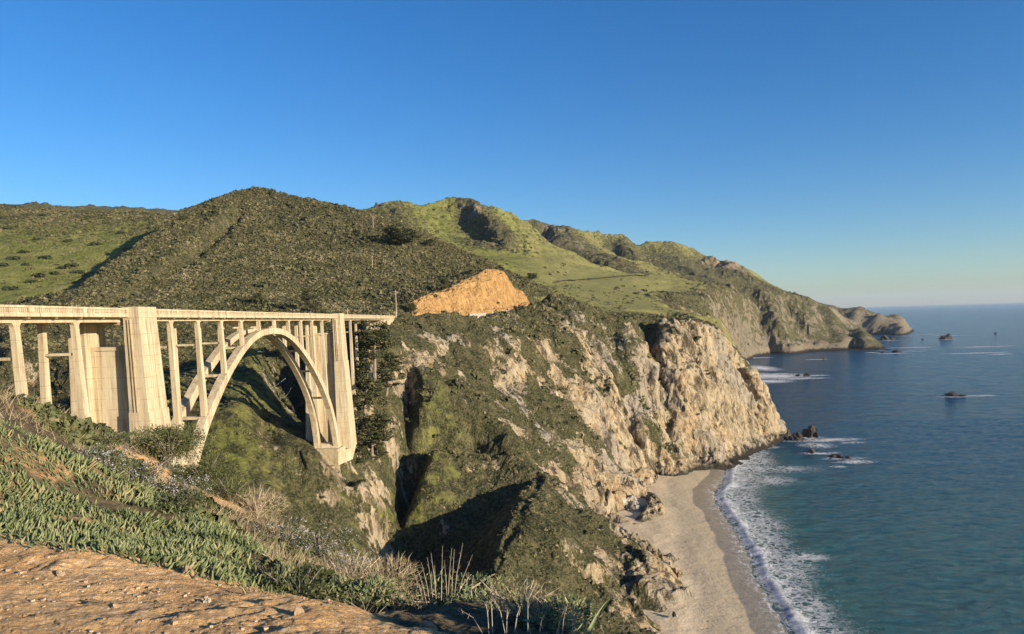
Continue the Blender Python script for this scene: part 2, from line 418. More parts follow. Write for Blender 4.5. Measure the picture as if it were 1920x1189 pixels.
# bluff cut above the road
CUTC = PL((780, 573, 356), (813, 554, 370), (840, 548, 380), (873, 530, 396), (907, 513, 410), (925, 511, 418), (940, 513, 424), (960, 523, 430), (977, 544, 436), (993, 576, 440))
CUTB = [P(765, 591, 347), P(800, 592, 357), P(850, 592, 369), P(900, 590, 384), P(940, 586, 402), P(975, 581, 424), P(993, 578, 438)]
ln(CUTC, OR); ln(CUTB, OR)
ln([tuple((np.array(a) + np.array(b)) / 2) for a, b in zip(CUTC[1::1][:6], [CUTB[0], CUTB[1], CUTB[2], CUTB[3], CUTB[4], CUTB[5]])], OR)
pts_(PL((748, 584, 350), (752, 572, 362)), (0, 0, 0))
pts_([(p[0], p[1] + 8, p[2] + 2.0) for p in CUTC[1:7]])
pts_([(p[0] + 6, p[1] + 14, p[2] - 6) for p in CUTC[6:]])
pts_(PL((985, 560, 470), (975, 540, 480)), (0, .3, 0))
# left hill
LH = PL((-200, 375, 720), (0, 384, 720), (60, 389, 710), (130, 391, 700), (210, 393, 690), (260, 391, 690), (330, 402, 680))
crest(LH, 120, 50, (0, .25, 0))
ln(PL((-200, 480, 560), (0, 480, 560), (100, 480, 560), (200, 470, 570), (280, 450, 580)), (0, .68, 0))
ln(PL((-200, 560, 440), (0, 565, 430), (60, 565, 430), (110, 560, 440), (160, 530, 470)), (0, .75, 0))
# second hill
H2 = PL((690, 400, 980), (700, 392, 1000), (735, 380, 1020), (790, 379, 1060), (830, 373, 1100), (850, 375, 1110), (880, 378, 1120), (930, 394, 1150), (970, 408, 1180), (990, 414, 1200))
crest(H2, 150, 70, (0, .62, 0))
ln(PL((848, 376, 1105), (868, 410, 1070), (880, 440, 1040), (905, 462, 1000), (960, 482, 900)), (0, .4, 0))          # shaded gully floor
ln(PL((878, 384, 1085), (900, 412, 1020), (928, 442, 965), (950, 468, 900)), (.55, 0, 0))
ln(PL((800, 400, 1050), (820, 440, 960), (860, 475, 860), (920, 497, 740)), (0, .6, 0))
ln(PL((735, 385, 1010), (740, 420, 800), (780, 440, 760)), (0, .3, 0))
ln(PL((935, 400, 1145), (970, 440, 1060), (1010, 466, 980), (1060, 482, 960), (1120, 500, 1000)), (0, .68, 0))
# third hill
H3 = PL((985, 414, 1420), (1000, 412, 1430), (1030, 420, 1440), (1060, 430, 1450), (1100, 433, 1480), (1150, 437, 1520), (1210, 449, 1600), (1280, 461, 1650), (1310, 472, 1660), (1335, 484, 1660), (1362, 499, 1640), (1385, 501, 1640), (1420, 520, 1650), (1463, 551, 1660))
crest(H3, 250, 110, (0, .66, 0))
ln(PL((984, 418, 1400), (987, 450, 1330), (1010, 471, 1270), (1040, 488, 1200), (1083, 501, 1130), (1160, 512, 1075)), (0, .3, 0))
ln(PL((1033, 428, 1405), (1040, 445, 1340), (1073, 462, 1280), (1100, 474, 1210), (1150, 493, 1130), (1188, 511, 1085)), (.5, 0, .05))
ln(PL((1100, 440, 1440), (1130, 462, 1370), (1170, 488, 1260), (1205, 508, 1180)), (0, .68, 0))
ln(PL((1145, 456, 1505), (1150, 483, 1420), (1182, 501, 1330)), (0, .25, 0))
ln(PL((1178, 450, 1510), (1176, 468, 1440), (1200, 490, 1350)), (0, .3, 0))
ln(PL((1192, 464, 1590), (1207, 492, 1480), (1235, 508, 1380)), (0, .3, 0))
ln(PL((1258, 463, 1610), (1264, 480, 1530), (1275, 500, 1430)), (0, .35, 0))
ln(PL((1330, 484, 1650), (1300, 505, 1560), (1330, 515, 1480), (1400, 530, 1500), (1450, 548, 1540)), (.2, .2, .05))
pts_(PL((1335, 487, 1640), (1362, 499, 1636)), (.9, 0, .5))
pts_([W(-700, 300, 130), W(-800, 800, 230), W(-700, 1600, 320), W(-200, 1700, 300), W(200, 2000, 240), W(500, 2500, 150), W(-2500, 400, 200), W(-2500, 3500, 500), W(0, 3600, 300), W(700, 3400, 100), W(-450, 40, 120), W(-450, -100, 130), W(0, -60, 70), W(200, -100, -8), W(2600, -100, -8), W(2600, 3600, -8), W(-2500, -100, 200)])

# triangulate
def tin(lines, loose):
    _v, _e = [], []
    for L_ in lines:
        b = len(_v); _v += L_; _e += [(b + i, b + i + 1) for i in range(len(L_) - 1)]
    _v = _v + loose
    VA = np.array(_v, float)
    o_v, o_e, o_f, ov_, oe_, of_ = delaunay_2d_cdt([Vector((a, b)) for a, b in VA[:, :2]], _e, [], 0, 0.02)
    TV = np.zeros((len(o_v), 6)); bad = 0
    for i, (co, src) in enumerate(zip(o_v, ov_)):
        if src: TV[i] = VA[src].mean(0)
        else:                                        # two breaklines cross: take the mean of the nearest points
            bad += 1
            d = np.hypot(VA[:, 0] - co[0], VA[:, 1] - co[1]); k = np.argsort(d)[:3]; w_ = 1 / (d[k] + .1)
            TV[i] = (VA[k] * w_[:, None]).sum(0) / w_.sum()
        TV[i, 0], TV[i, 1] = co
    print('TIN', len(TV), 'verts', len(o_f), 'tris, crossings', bad)
    return TV, o_f
TIN = tin(LINES, LOOSE)
def raster(T_, x0, y0, nx, ny, st):
    TV, o_f = T_
    G = np.zeros((ny, nx, 4), np.float32)
    for f in o_f:
        a, b, c = TV[f[0]], TV[f[1]], TV[f[2]]
        i0 = max(0, int(math.ceil((min(a[0], b[0], c[0]) - x0) / st))); i1 = min(nx - 1, int((max(a[0], b[0], c[0]) - x0) / st))
        j0 = max(0, int(math.ceil((min(a[1], b[1], c[1]) - y0) / st))); j1 = min(ny - 1, int((max(a[1], b[1], c[1]) - y0) / st))
        if i1 < i0 or j1 < j0: continue
        X, Y = np.meshgrid(x0 + st * np.arange(i0, i1 + 1), y0 + st * np.arange(j0, j1 + 1))
        det = (b[1] - c[1]) * (a[0] - c[0]) + (c[0] - b[0]) * (a[1] - c[1])
        if abs(det) < 1e-9: continue
        u = ((b[1] - c[1]) * (X - c[0]) + (c[0] - b[0]) * (Y - c[1])) / det
        v = ((c[1] - a[1]) * (X - c[0]) + (a[0] - c[0]) * (Y - c[1])) / det
        w_ = 1 - u - v
        mk = (u > -1e-6) & (v > -1e-6) & (w_ > -1e-6)
        val = u[..., None] * a[2:] + v[..., None] * b[2:] + w_[..., None] * c[2:]
        sub = G[j0:j1 + 1, i0:i1 + 1]; sub[mk] = val[mk]
    return G
def blur(G, s):
    r = int(3 * s + 1); k = np.exp(-0.5 * (np.arange(-r, r + 1) / s) ** 2); k /= k.sum()
    for ax in (0, 1):
        pad = [(0, 0)] * G.ndim; pad[ax] = (r, r); A = np.pad(G, pad, mode='edge'); out = np.zeros_like(G)
        for i, w_ in enumerate(k):
            sl = [slice(None)] * G.ndim; sl[ax] = slice(i, i + G.shape[ax]); out += w_ * A[tuple(sl)]
        G = out
    return G
GN = dict(x0=-300, y0=30, st=1.0, nx=560, ny=620)
GF = dict(x0=-2400, y0=-100, st=5.0, nx=960, ny=740)
G1 = raster(TIN, GN['x0'], GN['y0'], GN['nx'], GN['ny'], GN['st'])
G1z = blur(G1[..., :1], 2.0); G1 = np.concatenate([G1z, blur(G1[..., 1:], 4.0)], -1)
G2 = raster(TIN, GF['x0'], GF['y0'], GF['nx'], GF['ny'], GF['st'])
G2 = blur(G2, 1.1)
def samp(G, g, x, y):
    fx = np.clip((x - g['x0']) / g['st'], 0, g['nx'] - 1.001); fy = np.clip((y - g['y0']) / g['st'], 0, g['ny'] - 1.001)
    i, j = fx.astype(int), fy.astype(int); a, b = (fx - i)[..., None], (fy - j)[..., None]
    return (G[j, i] * (1 - a) + G[j, i + 1] * a) * (1 - b) + (G[j + 1, i] * (1 - a) + G[j + 1, i + 1] * a) * b
def base_terrain(x, y):
    x = np.asarray(x, float); y = np.asarray(y, float)
    n, f = samp(G1, GN, x, y), samp(G2, GF, x, y)
    m_ = smooth(0, 30, np.minimum(np.minimum(x - GN['x0'], GN['x0'] + GN['nx'] - 2 - x), GN['y0'] + GN['ny'] - 2 - y))[..., None]
    return n * m_ + f * (1 - m_)
def terrain(x, y, detail=True):
    """height and cover of the finished ground"""
    wa = (2.6 * smooth(140, 180, y) + 4 * smooth(700, 1100, y)) * smooth(8, 22, np.abs(x + 51))
    xs_, ys_ = x + wa * fbm(x / 13, y / 13, 3, .5, seed=201), y + wa * fbm(x / 13, y / 13, 3, .5, seed=211)
    b = base_terrain(xs_, ys_); z = b[..., 0].astype(float); rk, gr, og = b[..., 1], b[..., 2], b[..., 3]
    e = 2.0
    gx = (base_terrain(x + e, y)[..., 0] - base_terrain(x - e, y)[..., 0]) / (2 * e)
    gy = (base_terrain(x, y + e)[..., 0] - base_terrain(x, y - e)[..., 0]) / (2 * e)
    sl = np.hypot(gx, gy)
    far = smooth(450, 900, y)
    flat = smooth(.12, .45, sl)
    # gullies and ribs running down the slopes
    wx, wy = x + 6 * perlin(x / 23, y / 23, 3), y + 6 * perlin(x / 23, y / 23, 5)
    r1 = fbm(wx / 26, wy / 26, 4, .5, seed=21, ridged=True)
    r2 = fbm(wx / 9, wy / 9, 4, .55, seed=31, ridged=True)
    rocky = np.clip(rk * 1.1, 0, 1)
    amp = (1.3 + 4.8 * rocky) * flat * (1 - .3 * far) * (1 - np.clip(og, 0, 1) * .7)
    nearbr = 1 - smooth(10, 26, np.abs(x + 51)) * 1.0
    nearbr = nearbr * (y > 60) * (y < 330)
    amp = amp * (1 - .75 * nearbr) * (1 - .8 * np.clip(gr - .1, 0, 1) * smooth(400, 500, y))
    z = z + amp * (r1 - .1) + amp * .42 * (r2 - .1)
    # big erosion on the far hills
    R = fbm((x + 40 * perlin(x / 160, y / 160, 8)) / 130, (y + 40 * perlin(x / 160, y / 160, 9)) / 130, 5, .55, seed=41, ridged=True)
    z = z + far * flat * (13 + 17 * rocky) * (R - .25) * (1 - .9 * smooth(.6, .95, gr))
    # shrubs and small roughness
    scr = (1 - rocky) * (1 - np.clip(gr, 0, 1) * .8) * (1 - np.clip(og, 0, 1))
    bmp = np.abs(fbm(x / 2.6, y / 2.6, 3, .6, seed=51)) * 2.0
    z = z + scr * bmp * (.5 + .9 * smooth(300, 700, y)) * smooth(0.02, .25, sl)
    z = z + rocky * flat * .9 * fbm(x / 3.3, y / 3.3, 4, .6, seed=61, ridged=True)
    # vertical runnels of the bare cut
    z = z + np.clip(og, 0, 1) * 3.0 * fbm((x * .8 - y * .6) / 2.2, (x * .6 + y * .8) / 9, 3, .55, seed=71, ridged=True) * flat
    if detail:
        return z, rk, gr, og, sl
    # blocks and ledges on steep rock: pushed in and out along the slope
    gl = np.maximum(sl, 1e-3); dx, dy = -gx / gl, -gy / gl
    c1, c2 = (x + .37 * y), z * 1.1 + .25 * y
    kx = perlin(x / 40, y / 40, 77) * 8
    a1, a2 = c1 * .83 + c2 * .55, c2 * .83 - c1 * .55          # across and along the dipping strata
    q = 4.6 * (fbm((a1 + kx) / 13, (a2 - kx) / 30, 4, .55, seed=101, ridged=True) - .2) - 1.3 * np.abs(fbm(a1 / 5.5, a2 / 13, 4, .6, seed=111)) + 1.2 * (np.round(2.2 * perlin(a1 / 9, a2 / 14, 121)) / 2.2)
    q = q * np.clip(rocky * 1.3 + .12, 0, 1) * smooth(.35, .9, sl) * (1 + .8 * far) * (1 - .6 * np.clip(og, 0, 1))
    return z, rk, gr, og, sl, x + dx * q, y + dy * q

# ------------------------------------------------------------------ ground materials
def mat_terrain():
    mt, nt, b = nodes_of('hillside ground'); g = NG(nt)
    rk, gr, og, sl = g.attr('rock'), g.attr('grass'), g.attr('orange'), g.attr('slope')
    n1, n2, n3 = g.noise(0.045, 6, .6), g.noise(0.22, 6, .62), g.noise(1.3, 5, .65)
    big = g.noise(0.012, 4, .5)
    # scrub: olive and dark green with grey-brown dead patches
    scrub = g.ramp(n2, [(.30, (.026, .030, .012)), (.45, (.062, .066, .024)), (.58, (.120, .110, .050)), (.72, (.19, .160, .09))])
    scrub = g.mix(g.sstep(n3, .45, .75), scrub, (.19, .165, .10))
    scrub = g.mix(g.sstep(n3, .52, .3), scrub, (.028, .036, .012))
    grass = g.ramp(g.noise(.05, 6, .6), [(.3, (.135, .158, .032)), (.5, (.215, .226, .055)), (.7, (.290, .270, .098))])
    sy = g.n('ShaderNodeSeparateXYZ'); g.put(sy.inputs[0], g.pos)
    grass = g.mix(g.math('MULTIPLY', g.math('MULTIPLY', g.sstep(sy.outputs[0], -20, 60), g.sstep(sy.outputs[1], 400, 480)), .6), grass, (.290, .262, .105))
    grass = g.mix(g.math('MULTIPLY', g.sstep(n3, .4, .8), .45), grass, (.10, .12, .03))
    # rock: pale cream, ochre and grey with dark cracks
    mp = g.n('ShaderNodeMapping'); g.put(mp.inputs[0], g.pos); mp.inputs['Rotation'].default_value = (0, math.radians(-32), 0); mp.inputs['Scale'].default_value = (1, 1, .42)
    st = mp.outputs[0]
    mp2 = g.n('ShaderNodeMapping'); g.put(mp2.inputs[0], g.pos); mp2.inputs['Rotation'].default_value = (0, math.radians(-20), 0); mp2.inputs['Scale'].default_value = (1, 1, .28)
    rn, rn2 = g.noise(.06, 9, .68, vec=st, dist=1.2), g.noise(.26, 8, .72, vec=mp2.outputs[0], dist=1.0)
    rock = g.ramp(rn, [(.30, (.12, .095, .06)), (.40, (.33, .26, .155)), (.50, (.53, .44, .29)), (.58, (.40, .275, .135)), (.68, (.68, .60, .45))])
    rock = g.mix(g.math('MULTIPLY', g.sstep(g.noise(.022, 3, .5), .50, .60), .7), rock, g.mix(rn2, (.16, .145, .12), (.50, .455, .375)))
    rock = g.mix(g.sstep(rn2, .52, .40), rock, (.095, .078, .052))
    rock = g.mix(g.math('MULTIPLY', g.sstep(g.noise(1.9, 5, .7, vec=st), .56, .70), .6), rock, (.70, .64, .50))
    sy0 = g.n('ShaderNodeSeparateXYZ'); g.put(sy0.inputs[0], g.pos)
    rock = g.mix(g.math('MULTIPLY', g.sstep(sy0.outputs[1], 620, 1000), .82), rock, g.mix(rn2, (.085, .072, .048), (.25, .215, .150)))
    crk = g.voro(.35, vec=g.scale(g.noise(.4, 3, out=1), (9, 9, 9)), feature='DISTANCE_TO_EDGE')
    # plants hold on to the gentler ledges of the rock
    hold = g.math('MULTIPLY_ADD', g.math('SUBTRACT', g.noise(.07, 7, .68, vec=g.scale(g.pos, (1, 1, .6))), .5), 4.6, g.math('MULTIPLY_ADD', rk, 1.5, -.30))
    hold = g.math('ADD', hold, g.math('MULTIPLY', g.math('SUBTRACT', g.math('MINIMUM', sl, 1.7), .9), .25))
    rmask = g.sstep(hold, .38, .52)
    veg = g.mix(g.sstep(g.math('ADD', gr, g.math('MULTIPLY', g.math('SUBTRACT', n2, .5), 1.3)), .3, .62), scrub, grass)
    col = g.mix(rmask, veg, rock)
    orng = g.ramp(g.noise(.5, 6, .7, vec=g.scale(g.pos, (1, 1, .3))), [(.3, (.30, .165, .06)), (.5, (.48, .285, .105)), (.7, (.60, .40, .18))])
    orng = g.mix(g.sstep(g.noise(1.6, 4, .6, vec=g.scale(g.pos, (1, 1, .2))), .54, .66), orng, (.20, .12, .05))
    om = g.sstep(g.math('ADD', og, g.math('MULTIPLY', g.math('SUBTRACT', g.noise(.25, 5, .7), .5), .7)), .36, .50)
    col = g.mix(om, col, orng)
    # wave-washed rock is dark near the water
    z = g.n('ShaderNodeSeparateXYZ'); g.put(z.inputs[0], g.pos)
    wet = g.sstep(g.math('ADD', z.outputs[2], g.math('MULTIPLY', g.math('SUBTRACT', n2, .5), 10)), 5.5, 2.0)
    far = g.sstep(z.outputs[1], 150, 400)
    col = g.mix(g.math('MULTIPLY', wet, far), col, (.035, .030, .022))
    nt.links.new(col, b.inputs['Base Color'])
    b.inputs['Roughness'].default_value = .9
    b.inputs['Specular IOR Level'].default_value = .15
    h = g.math('ADD', g.math('MULTIPLY', rn2, 1.6), g.math('MULTIPLY', n3, .8))
    nt.links.new(g.bump(h, 1.0, 1.5), b.inputs['Normal'])
    return mt
M_TERR = mat_terrain()

# ------------------------------------------------------------------ the hills: one sheet
TU = np.concatenate([np.linspace(-1.2, -.76, 60, endpoint=False), np.linspace(-.76, .40, 820 if FAST else 1300), np.linspace(.40, .72, 60)[1:]])
k_ = 1.5 if FAST else 1.0
TY = np.concatenate([np.arange(34, 150, 1.6), np.arange(150, 500, .42 * k_), np.arange(500, 760, 1.0 * k_), np.arange(760, 1300, 2.4 * k_), np.arange(1300, 2300, 6.0 * k_), np.arange(2300, 3300, 50)])
YY, UU = np.meshgrid(TY, TU, indexing='ij')
XX = YY * UU
TZ, T_rk, T_gr, T_og, T_sl, TX_, TY_ = terrain(XX.ravel(), YY.ravel(), False)
nr, nc = len(TY), len(TU)
Zg = TZ.reshape(nr, nc)
keep = (Zg[:-1, :-1] > -2.5) | (Zg[1:, :-1] > -2.5) | (Zg[:-1, 1:] > -2.5) | (Zg[1:, 1:] > -2.5)
me = grid_mesh('hills', np.stack([TX_, TY_, TZ], -1), nr, nc, dict(rock=T_rk, grass=T_gr, orange=T_og, slope=T_sl), keep)
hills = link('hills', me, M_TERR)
tag(hills, kind='structure')
print('hills', nr, nc)
def hz(x, y):
    return terrain(np.atleast_1d(np.asarray(x, float)), np.atleast_1d(np.asarray(y, float)))[0]

# ------------------------------------------------------------------ beach
WL = [Zp(*q)[:2] for q in ((1375, 852, .6), (1359, 876, .6), (1354, 902, .6), (1338, 921, .6), (1341, 940, .6), (1356, 963, .6), (1374, 989, .6), (1386, 1012, .6), (1404, 1042, .6), (1414, 1080, .6), (1430, 1102, .6), (1446, 1129, .6), (1467, 1167, .6), (1482, 1195, .6))]
WL.append((WL[-1][0] + 8, WL[-1][1] - 40)); WL.append((WL[-1][0] + 10, 60.0)); WL.insert(0, (WL[0][0] + 10, WL[0][1] + 60))
WLa = np.array(WL)
def poly_dist(x, y, L):
    """signed distance to a polyline (positive on its right when walking along it) and arc length"""
    best = np.full(x.shape, 1e9); sg = np.zeros(x.shape); arc = np.zeros(x.shape); acc = 0
    for a, b in zip(L[:-1], L[1:]):
        d = b - a; Ls = math.hypot(*d); t = np.clip(((x - a[0]) * d[0] + (y - a[1]) * d[1]) / Ls ** 2, 0, 1)
        px, py = a[0] + t * d[0], a[1] + t * d[1]; q = np.hypot(x - px, y - py)
        c = (x - a[0]) * d[1] - (y - a[1]) * d[0]
        mk = q < best; best = np.where(mk, q, best); sg = np.where(mk, np.sign(c), sg); arc = np.where(mk, acc + t * Ls, arc); acc += Ls
    return best * sg, arc
def mat_sand():
    mt, nt, b = nodes_of('beach sand'); g = NG(nt)
    d = g.attr('shore')
    n = g.noise(.25, 5, .6)
    dry = g.ramp(g.noise(.12, 5, .6, vec=g.scale(g.pos, (1.6, .5, 1))), [(.3, (.54, .42, .255)), (.55, (.65, .515, .32)), (.75, (.73, .60, .39))])
    dry = g.mix(g.math('MULTIPLY', g.sstep(g.noise(2.5, 4, .7), .55, .75), .35), dry, (.33, .26, .16))
    damp = (.47, .38, .24)
    wet = g.mix(n, (.22, .185, .125), (.28, .235, .16))
    s = g.math('ADD', d, g.math('MULTIPLY', g.math('SUBTRACT', g.noise(.06, 3, .5), .5), 8))
    col = g.mix(g.sstep(s, 24, 17), dry, damp)
    s2 = g.math('ADD', d, g.math('MULTIPLY', g.math('SUBTRACT', g.noise(.035, 2, .5), .5), 11))
    wm = g.sstep(s2, 9.0, 8.1)
    col = g.mix(wm, col, wet)
    # lacy foam left by the last wave
    w = g.n('ShaderNodeVectorMath', operation='ADD'); g.put(w.inputs[0], g.pos); g.put(w.inputs[1], g.scale(g.noise(.25, 4, .6, out=1), (6, 6, 0)))
    lace = g.sstep(g.voro(.28, vec=w.outputs[0], feature='DISTANCE_TO_EDGE'), .055, .0)
    fm = g.math('MULTIPLY', lace, g.sstep(g.math('ADD', s2, g.math('MULTIPLY', g.math('SUBTRACT', g.noise(.3, 3), .5), 6)), 5.5, .5))
    col = g.mix(g.math('MULTIPLY', fm, .75), col, (.75, .76, .74))
    # kelp scraps along the old tide line
    kel = g.math('MULTIPLY', g.sstep(g.voro(.55), .17, .10), g.sstep(g.math('ABSOLUTE', g.math('SUBTRACT', s, 19)), 5, 0))
    col = g.mix(g.math('MULTIPLY', kel, .8), col, (.10, .07, .04))
    nt.links.new(col, b.inputs['Base Color'])
    nt.links.new(g.math('MULTIPLY_ADD', wm, -.6, .95), b.inputs['Roughness'])
    b.inputs['Specular IOR Level'].default_value = .3
    nt.links.new(g.bump(g.math('ADD', g.noise(1.4, 5, .7), g.math('MULTIPLY', g.noise(.3, 3), 2.5)), .5, .35), b.inputs['Normal'])
    return mt
bx_, by_ = np.meshgrid(np.arange(-10, 190, .7), np.arange(90, 470, .7))
sd, arc = poly_dist(bx_.ravel(), by_.ravel(), WLa)
# WL runs toward the camera, so its right-hand side is the land side
d_land = sd
bz = .02 + np.where(d_land > 0, 4.2 * (1 - np.exp(-np.clip(d_land, 0, None) / 26)), d_land * .10) + .25 * perlin(bx_.ravel() / 11, by_.ravel() / 19, 4) * smooth(0, 18, d_land)
bme = grid_mesh('beach', np.stack([bx_.ravel(), by_.ravel(), bz], -1), *bx_.shape, dict(shore=d_land), ((bz.reshape(bx_.shape) > -1.2)[:-1, :-1]))
beach = link('beach', bme, mat_sand()); tag(beach, kind='structure')

# ------------------------------------------------------------------ sea
ROCKS = []                                          # (x, y, size) filled below, used for the foam round them
def rk_(px, py, wpx, hpx, **k):
    x, y, _ = Zp(px, py, 0); s = y / F
    ROCKS.append(dict(x=x, y=y, w=wpx * s, h=hpx * s, px=px, **k))
rk_(1522, 820, 42, 30, label='tallest dark sea stack standing just off the tip of the pale cliff', n='stack')
rk_(1494, 826, 32, 14, label='low dark boulder in the gap between the cliff tip and the tall sea stack')
rk_(1476, 819, 22, 15, label='rounded black rock touching the cliff tip beside the low boulder')
rk_(1523, 849, 24, 10, label='small dark rock in white water just below the tall sea stack')
rk_(1573, 858, 34, 7, label='low jagged black reef in foam right of the small rock by the stack')
rk_(1592, 860, 18, 5, label='thin flat ledge of rock at the seaward end of the low jagged reef')
rk_(1497, 705, 14, 5, label='small black rock at the left of the foam patch behind the headland')
rk_(1515, 706, 18, 8, label='bigger of the two black rocks in the foam behind the headland')
rk_(1787, 743, 34, 8, label='dark humped rock awash alone in open blue water')
rk_(1806, 743, 22, 4, label='flat shelf of rock trailing off the humped rock in open water')
rk_(1777, 636, 28, 7, label='wide pale-footed rock islet far out beyond the coves')
rk_(1779, 631, 14, 5, label='dark peaked rock just behind the pale-footed islet')
rk_(1665, 638, 34, 10, label='broad brown rock block below the far pale headland')
rk_(1620, 634, 30, 9, label='low dark rock spur at the foot of the far dark cliff')
rk_(1731, 637, 7, 3, label='tiny black rock dot halfway between the far headland and the islet')
rk_(1686, 661, 22, 4, label='flat black rock in a streak of foam off the second point')
rk_(1652, 656, 16, 5, label='dark rock at the very end of the second point')
rk_(1656, 662, 10, 3, label='little rock just outside the end of the second point')
rk_(1546, 673, 10, 3, label='small black rock in the still brown water of the cove')
rk_(1867, 626, 8, 3, label='farthest speck of rock near the right edge of the sea')
rk_(1441, 838, 30, 12, label='dark wet boulder pile at the foot of the cliff tip')
rk_(1418, 843, 22, 10, label='black boulder at the corner where the cliff meets the surf')
rk_(1395, 853, 22, 9, label='brown boulder in the swash at the head of the beach')
rk_(1372, 861, 20, 8, label='small wet boulder on the sand under the cliff cave')
rk_(1347, 868, 18, 7, label='dark boulder resting on the beach below the yellow-green moss')
rk_(1461, 826, 16, 8, label='last black boulder at the seaward foot of the cliff')
def mat_sea():
    mt, nt, b = nodes_of('sea water'); g = NG(nt)
    sh, fo = g.attr('shallow'), g.attr('foam')
    deep = g.mix(g.noise(.004, 3, .5, vec=g.scale(g.pos, (1, .5, 1))), (.002, .050, .120), (.004, .082, .165))
    col = g.mix(g.sstep(sh, 0, 1), deep, (.006, .135, .135))
    w = g.n('ShaderNodeVectorMath', operation='ADD'); g.put(w.inputs[0], g.pos); g.put(w.inputs[1], g.scale(g.noise(.22, 5, .65, out=1), (7, 7, 0)))
    lace = g.sstep(g.voro(.42, vec=w.outputs[0], feature='DISTANCE_TO_EDGE'), .16, .01)
    lace2 = g.sstep(g.voro(.16, vec=w.outputs[0], feature='DISTANCE_TO_EDGE'), .12, .0)
    fn = g.noise(.8, 5, .7, vec=w.outputs[0])
    f = g.math('ADD', fo, g.math('MULTIPLY', g.math('SUBTRACT', fn, .5), .7))
    solid = g.sstep(f, .62, .82)
    lac = g.math('MULTIPLY', g.math('MAXIMUM', lace, g.math('MULTIPLY', lace2, .8)), g.sstep(f, .12, .55))
    fm = g.math('MAXIMUM', solid, lac)
    thin = g.math('MULTIPLY', g.sstep(fo, .05, .6), .30)
    col = g.mix(thin, col, (.16, .18, .17))
    col = g.mix(fm, col, (.82, .84, .84))
    nt.links.new(col, b.inputs['Base Color'])
    nt.links.new(g.math('MULTIPLY_ADD', fm, .6, .14), b.inputs['Roughness'])
    b.inputs['IOR'].default_value = 1.33
    b.inputs['Specular IOR Level'].default_value = .38
    wv = g.scale(g.pos, (.55, 1.0, 1))
    h = g.math('ADD', g.math('MULTIPLY', g.noise(.05, 3, .5, vec=wv), 4.0), g.math('MULTIPLY', g.noise(.30, 7, .72, vec=wv, dist=.8), 1.9))
    h = g.math('ADD', h, g.math('MULTIPLY', fm, .25))
    nt.links.new(g.bump(h, 1.0, 2.3), b.inputs['Normal'])
    return mt
SU = np.linspace(-.1, .95, 600)
SY = np.concatenate([np.arange(60, 140, 4), np.arange(140, 520, .7), np.arange(520, 1300, 2.5), np.arange(1300, 3000, 12), np.geomspace(3000, 26000, 60)])
yy, uu = np.meshgrid(SY, SU, indexing='ij'); xx = yy * uu + 20
x_, y_ = xx.ravel(), yy.ravel()
sd, arc = poly_dist(x_, y_, WLa); off = -sd             # metres seaward
shal = np.clip(1 - off / 75, 0, 1) * smooth(520, 330, y_)
shal = np.maximum(shal, .55 * smooth(330, 60, off) * smooth(520, 200, y_))
near = (y_ < 470)
# main breaker line hugging the beach, wider toward the camera, plus spent foam behind it
wob = 3.0 * perlin(arc / 17, off / 30, 2)
main = np.exp(-((off - 3.6 - wob * .5) / 3.2) ** 2) * (1.0 + .25 * perlin(arc / 6, off / 5, 27))
wide = (12 + 5 * smooth(200, 330, y_)) + 6 * perlin(arc / 24, off * 0, 6)
behind = .54 * smooth(0, 3, off) * smooth(wide + 11, wide * .35, off) + .16 * smooth(40, 14, off)
patch = np.zeros_like(x_)
def spot(px, py, rx, ry, v, rot=0.0):
    cx, cy, _ = Zp(px, py, 0); dx, dy = x_ - cx, y_ - cy
    a = dx * math.cos(rot) + dy * math.sin(rot); b = -dx * math.sin(rot) + dy * math.cos(rot)
    np.maximum(patch, v * np.exp(-((a / rx) ** 2 + (b / ry) ** 2)), out=patch)
for q in ((1502, 1045, 9, 5, .75), (1440, 900, 14, 12, .58), (1420, 880, 12, 10, .60), (1470, 880, 22, 12, .40), (1550, 825, 20, 6, .85), (1530, 835, 10, 9, .7), (1540, 850, 10, 3, .8), (1600, 866, 10, 4, .85), (1585, 860, 12, 4, .6), (1572, 875, 4, 2, .9), (1598, 830, 7, 3, .7),
          (1450, 705, 40, 38, .95), (1425, 690, 20, 50, .9), (1440, 715, 25, 20, .9), (1500, 710, 30, 9, .8), (1530, 704, 14, 6, .9), (1560, 672, 16, 8, .0), (1528, 674, 14, 6, .8),
          (1835, 742, 16, 6, .7), (1770, 742, 10, 5, .6), (1636, 661, 12, 7, .9), (1672, 663, 34, 7, .85), (1700, 652, 50, 9, .7), (1720, 651, 30, 8, .8), (1712, 659, 24, 6, .7), (1850, 650, 60, 16, .65), (1830, 662, 55, 13, .7), (1875, 664, 18, 8, .95), (1740, 627, 50, 9, .7), (1755, 629, 40, 8, .7), (1790, 629, 70, 10, .6), (1865, 628, 9, 6, .8), (1700, 630, 30, 9, .8),
          (1440, 664, 60, 7, .55), (1415, 671, 30, 8, .8), (1800, 638, 40, 8, .4)):
    spot(*q)
for r in ROCKS:
    spot(r['px'], pix((r['x'], r['y'], 0))[1] + 1, r['w'] * .6 + 2, r['w'] * .35 + 1.5, .55)
foam = np.clip(np.maximum(np.where(near & (off > -2), np.maximum(main, behind), 0) * smooth(470, 420, y_), patch), 0, 1.1)
foam *= (1 + .25 * perlin(x_ / 9, y_ / 9, 14))
zs = .22 * perlin(x_ / 14, y_ / 9, 3) * smooth(0, 40, off) * (y_ < 1300) + np.where(near, .55 * np.exp(-((off - 4.5) / 2.2) ** 2), 0)
zs = zs + .12 * perlin(x_ / 4, y_ / 3, 9) * (y_ < 520)
sme = grid_mesh('sea', np.stack([x_, y_, zs], -1), *xx.shape, dict(shallow=shal, foam=foam))
M_SEA = mat_sea()
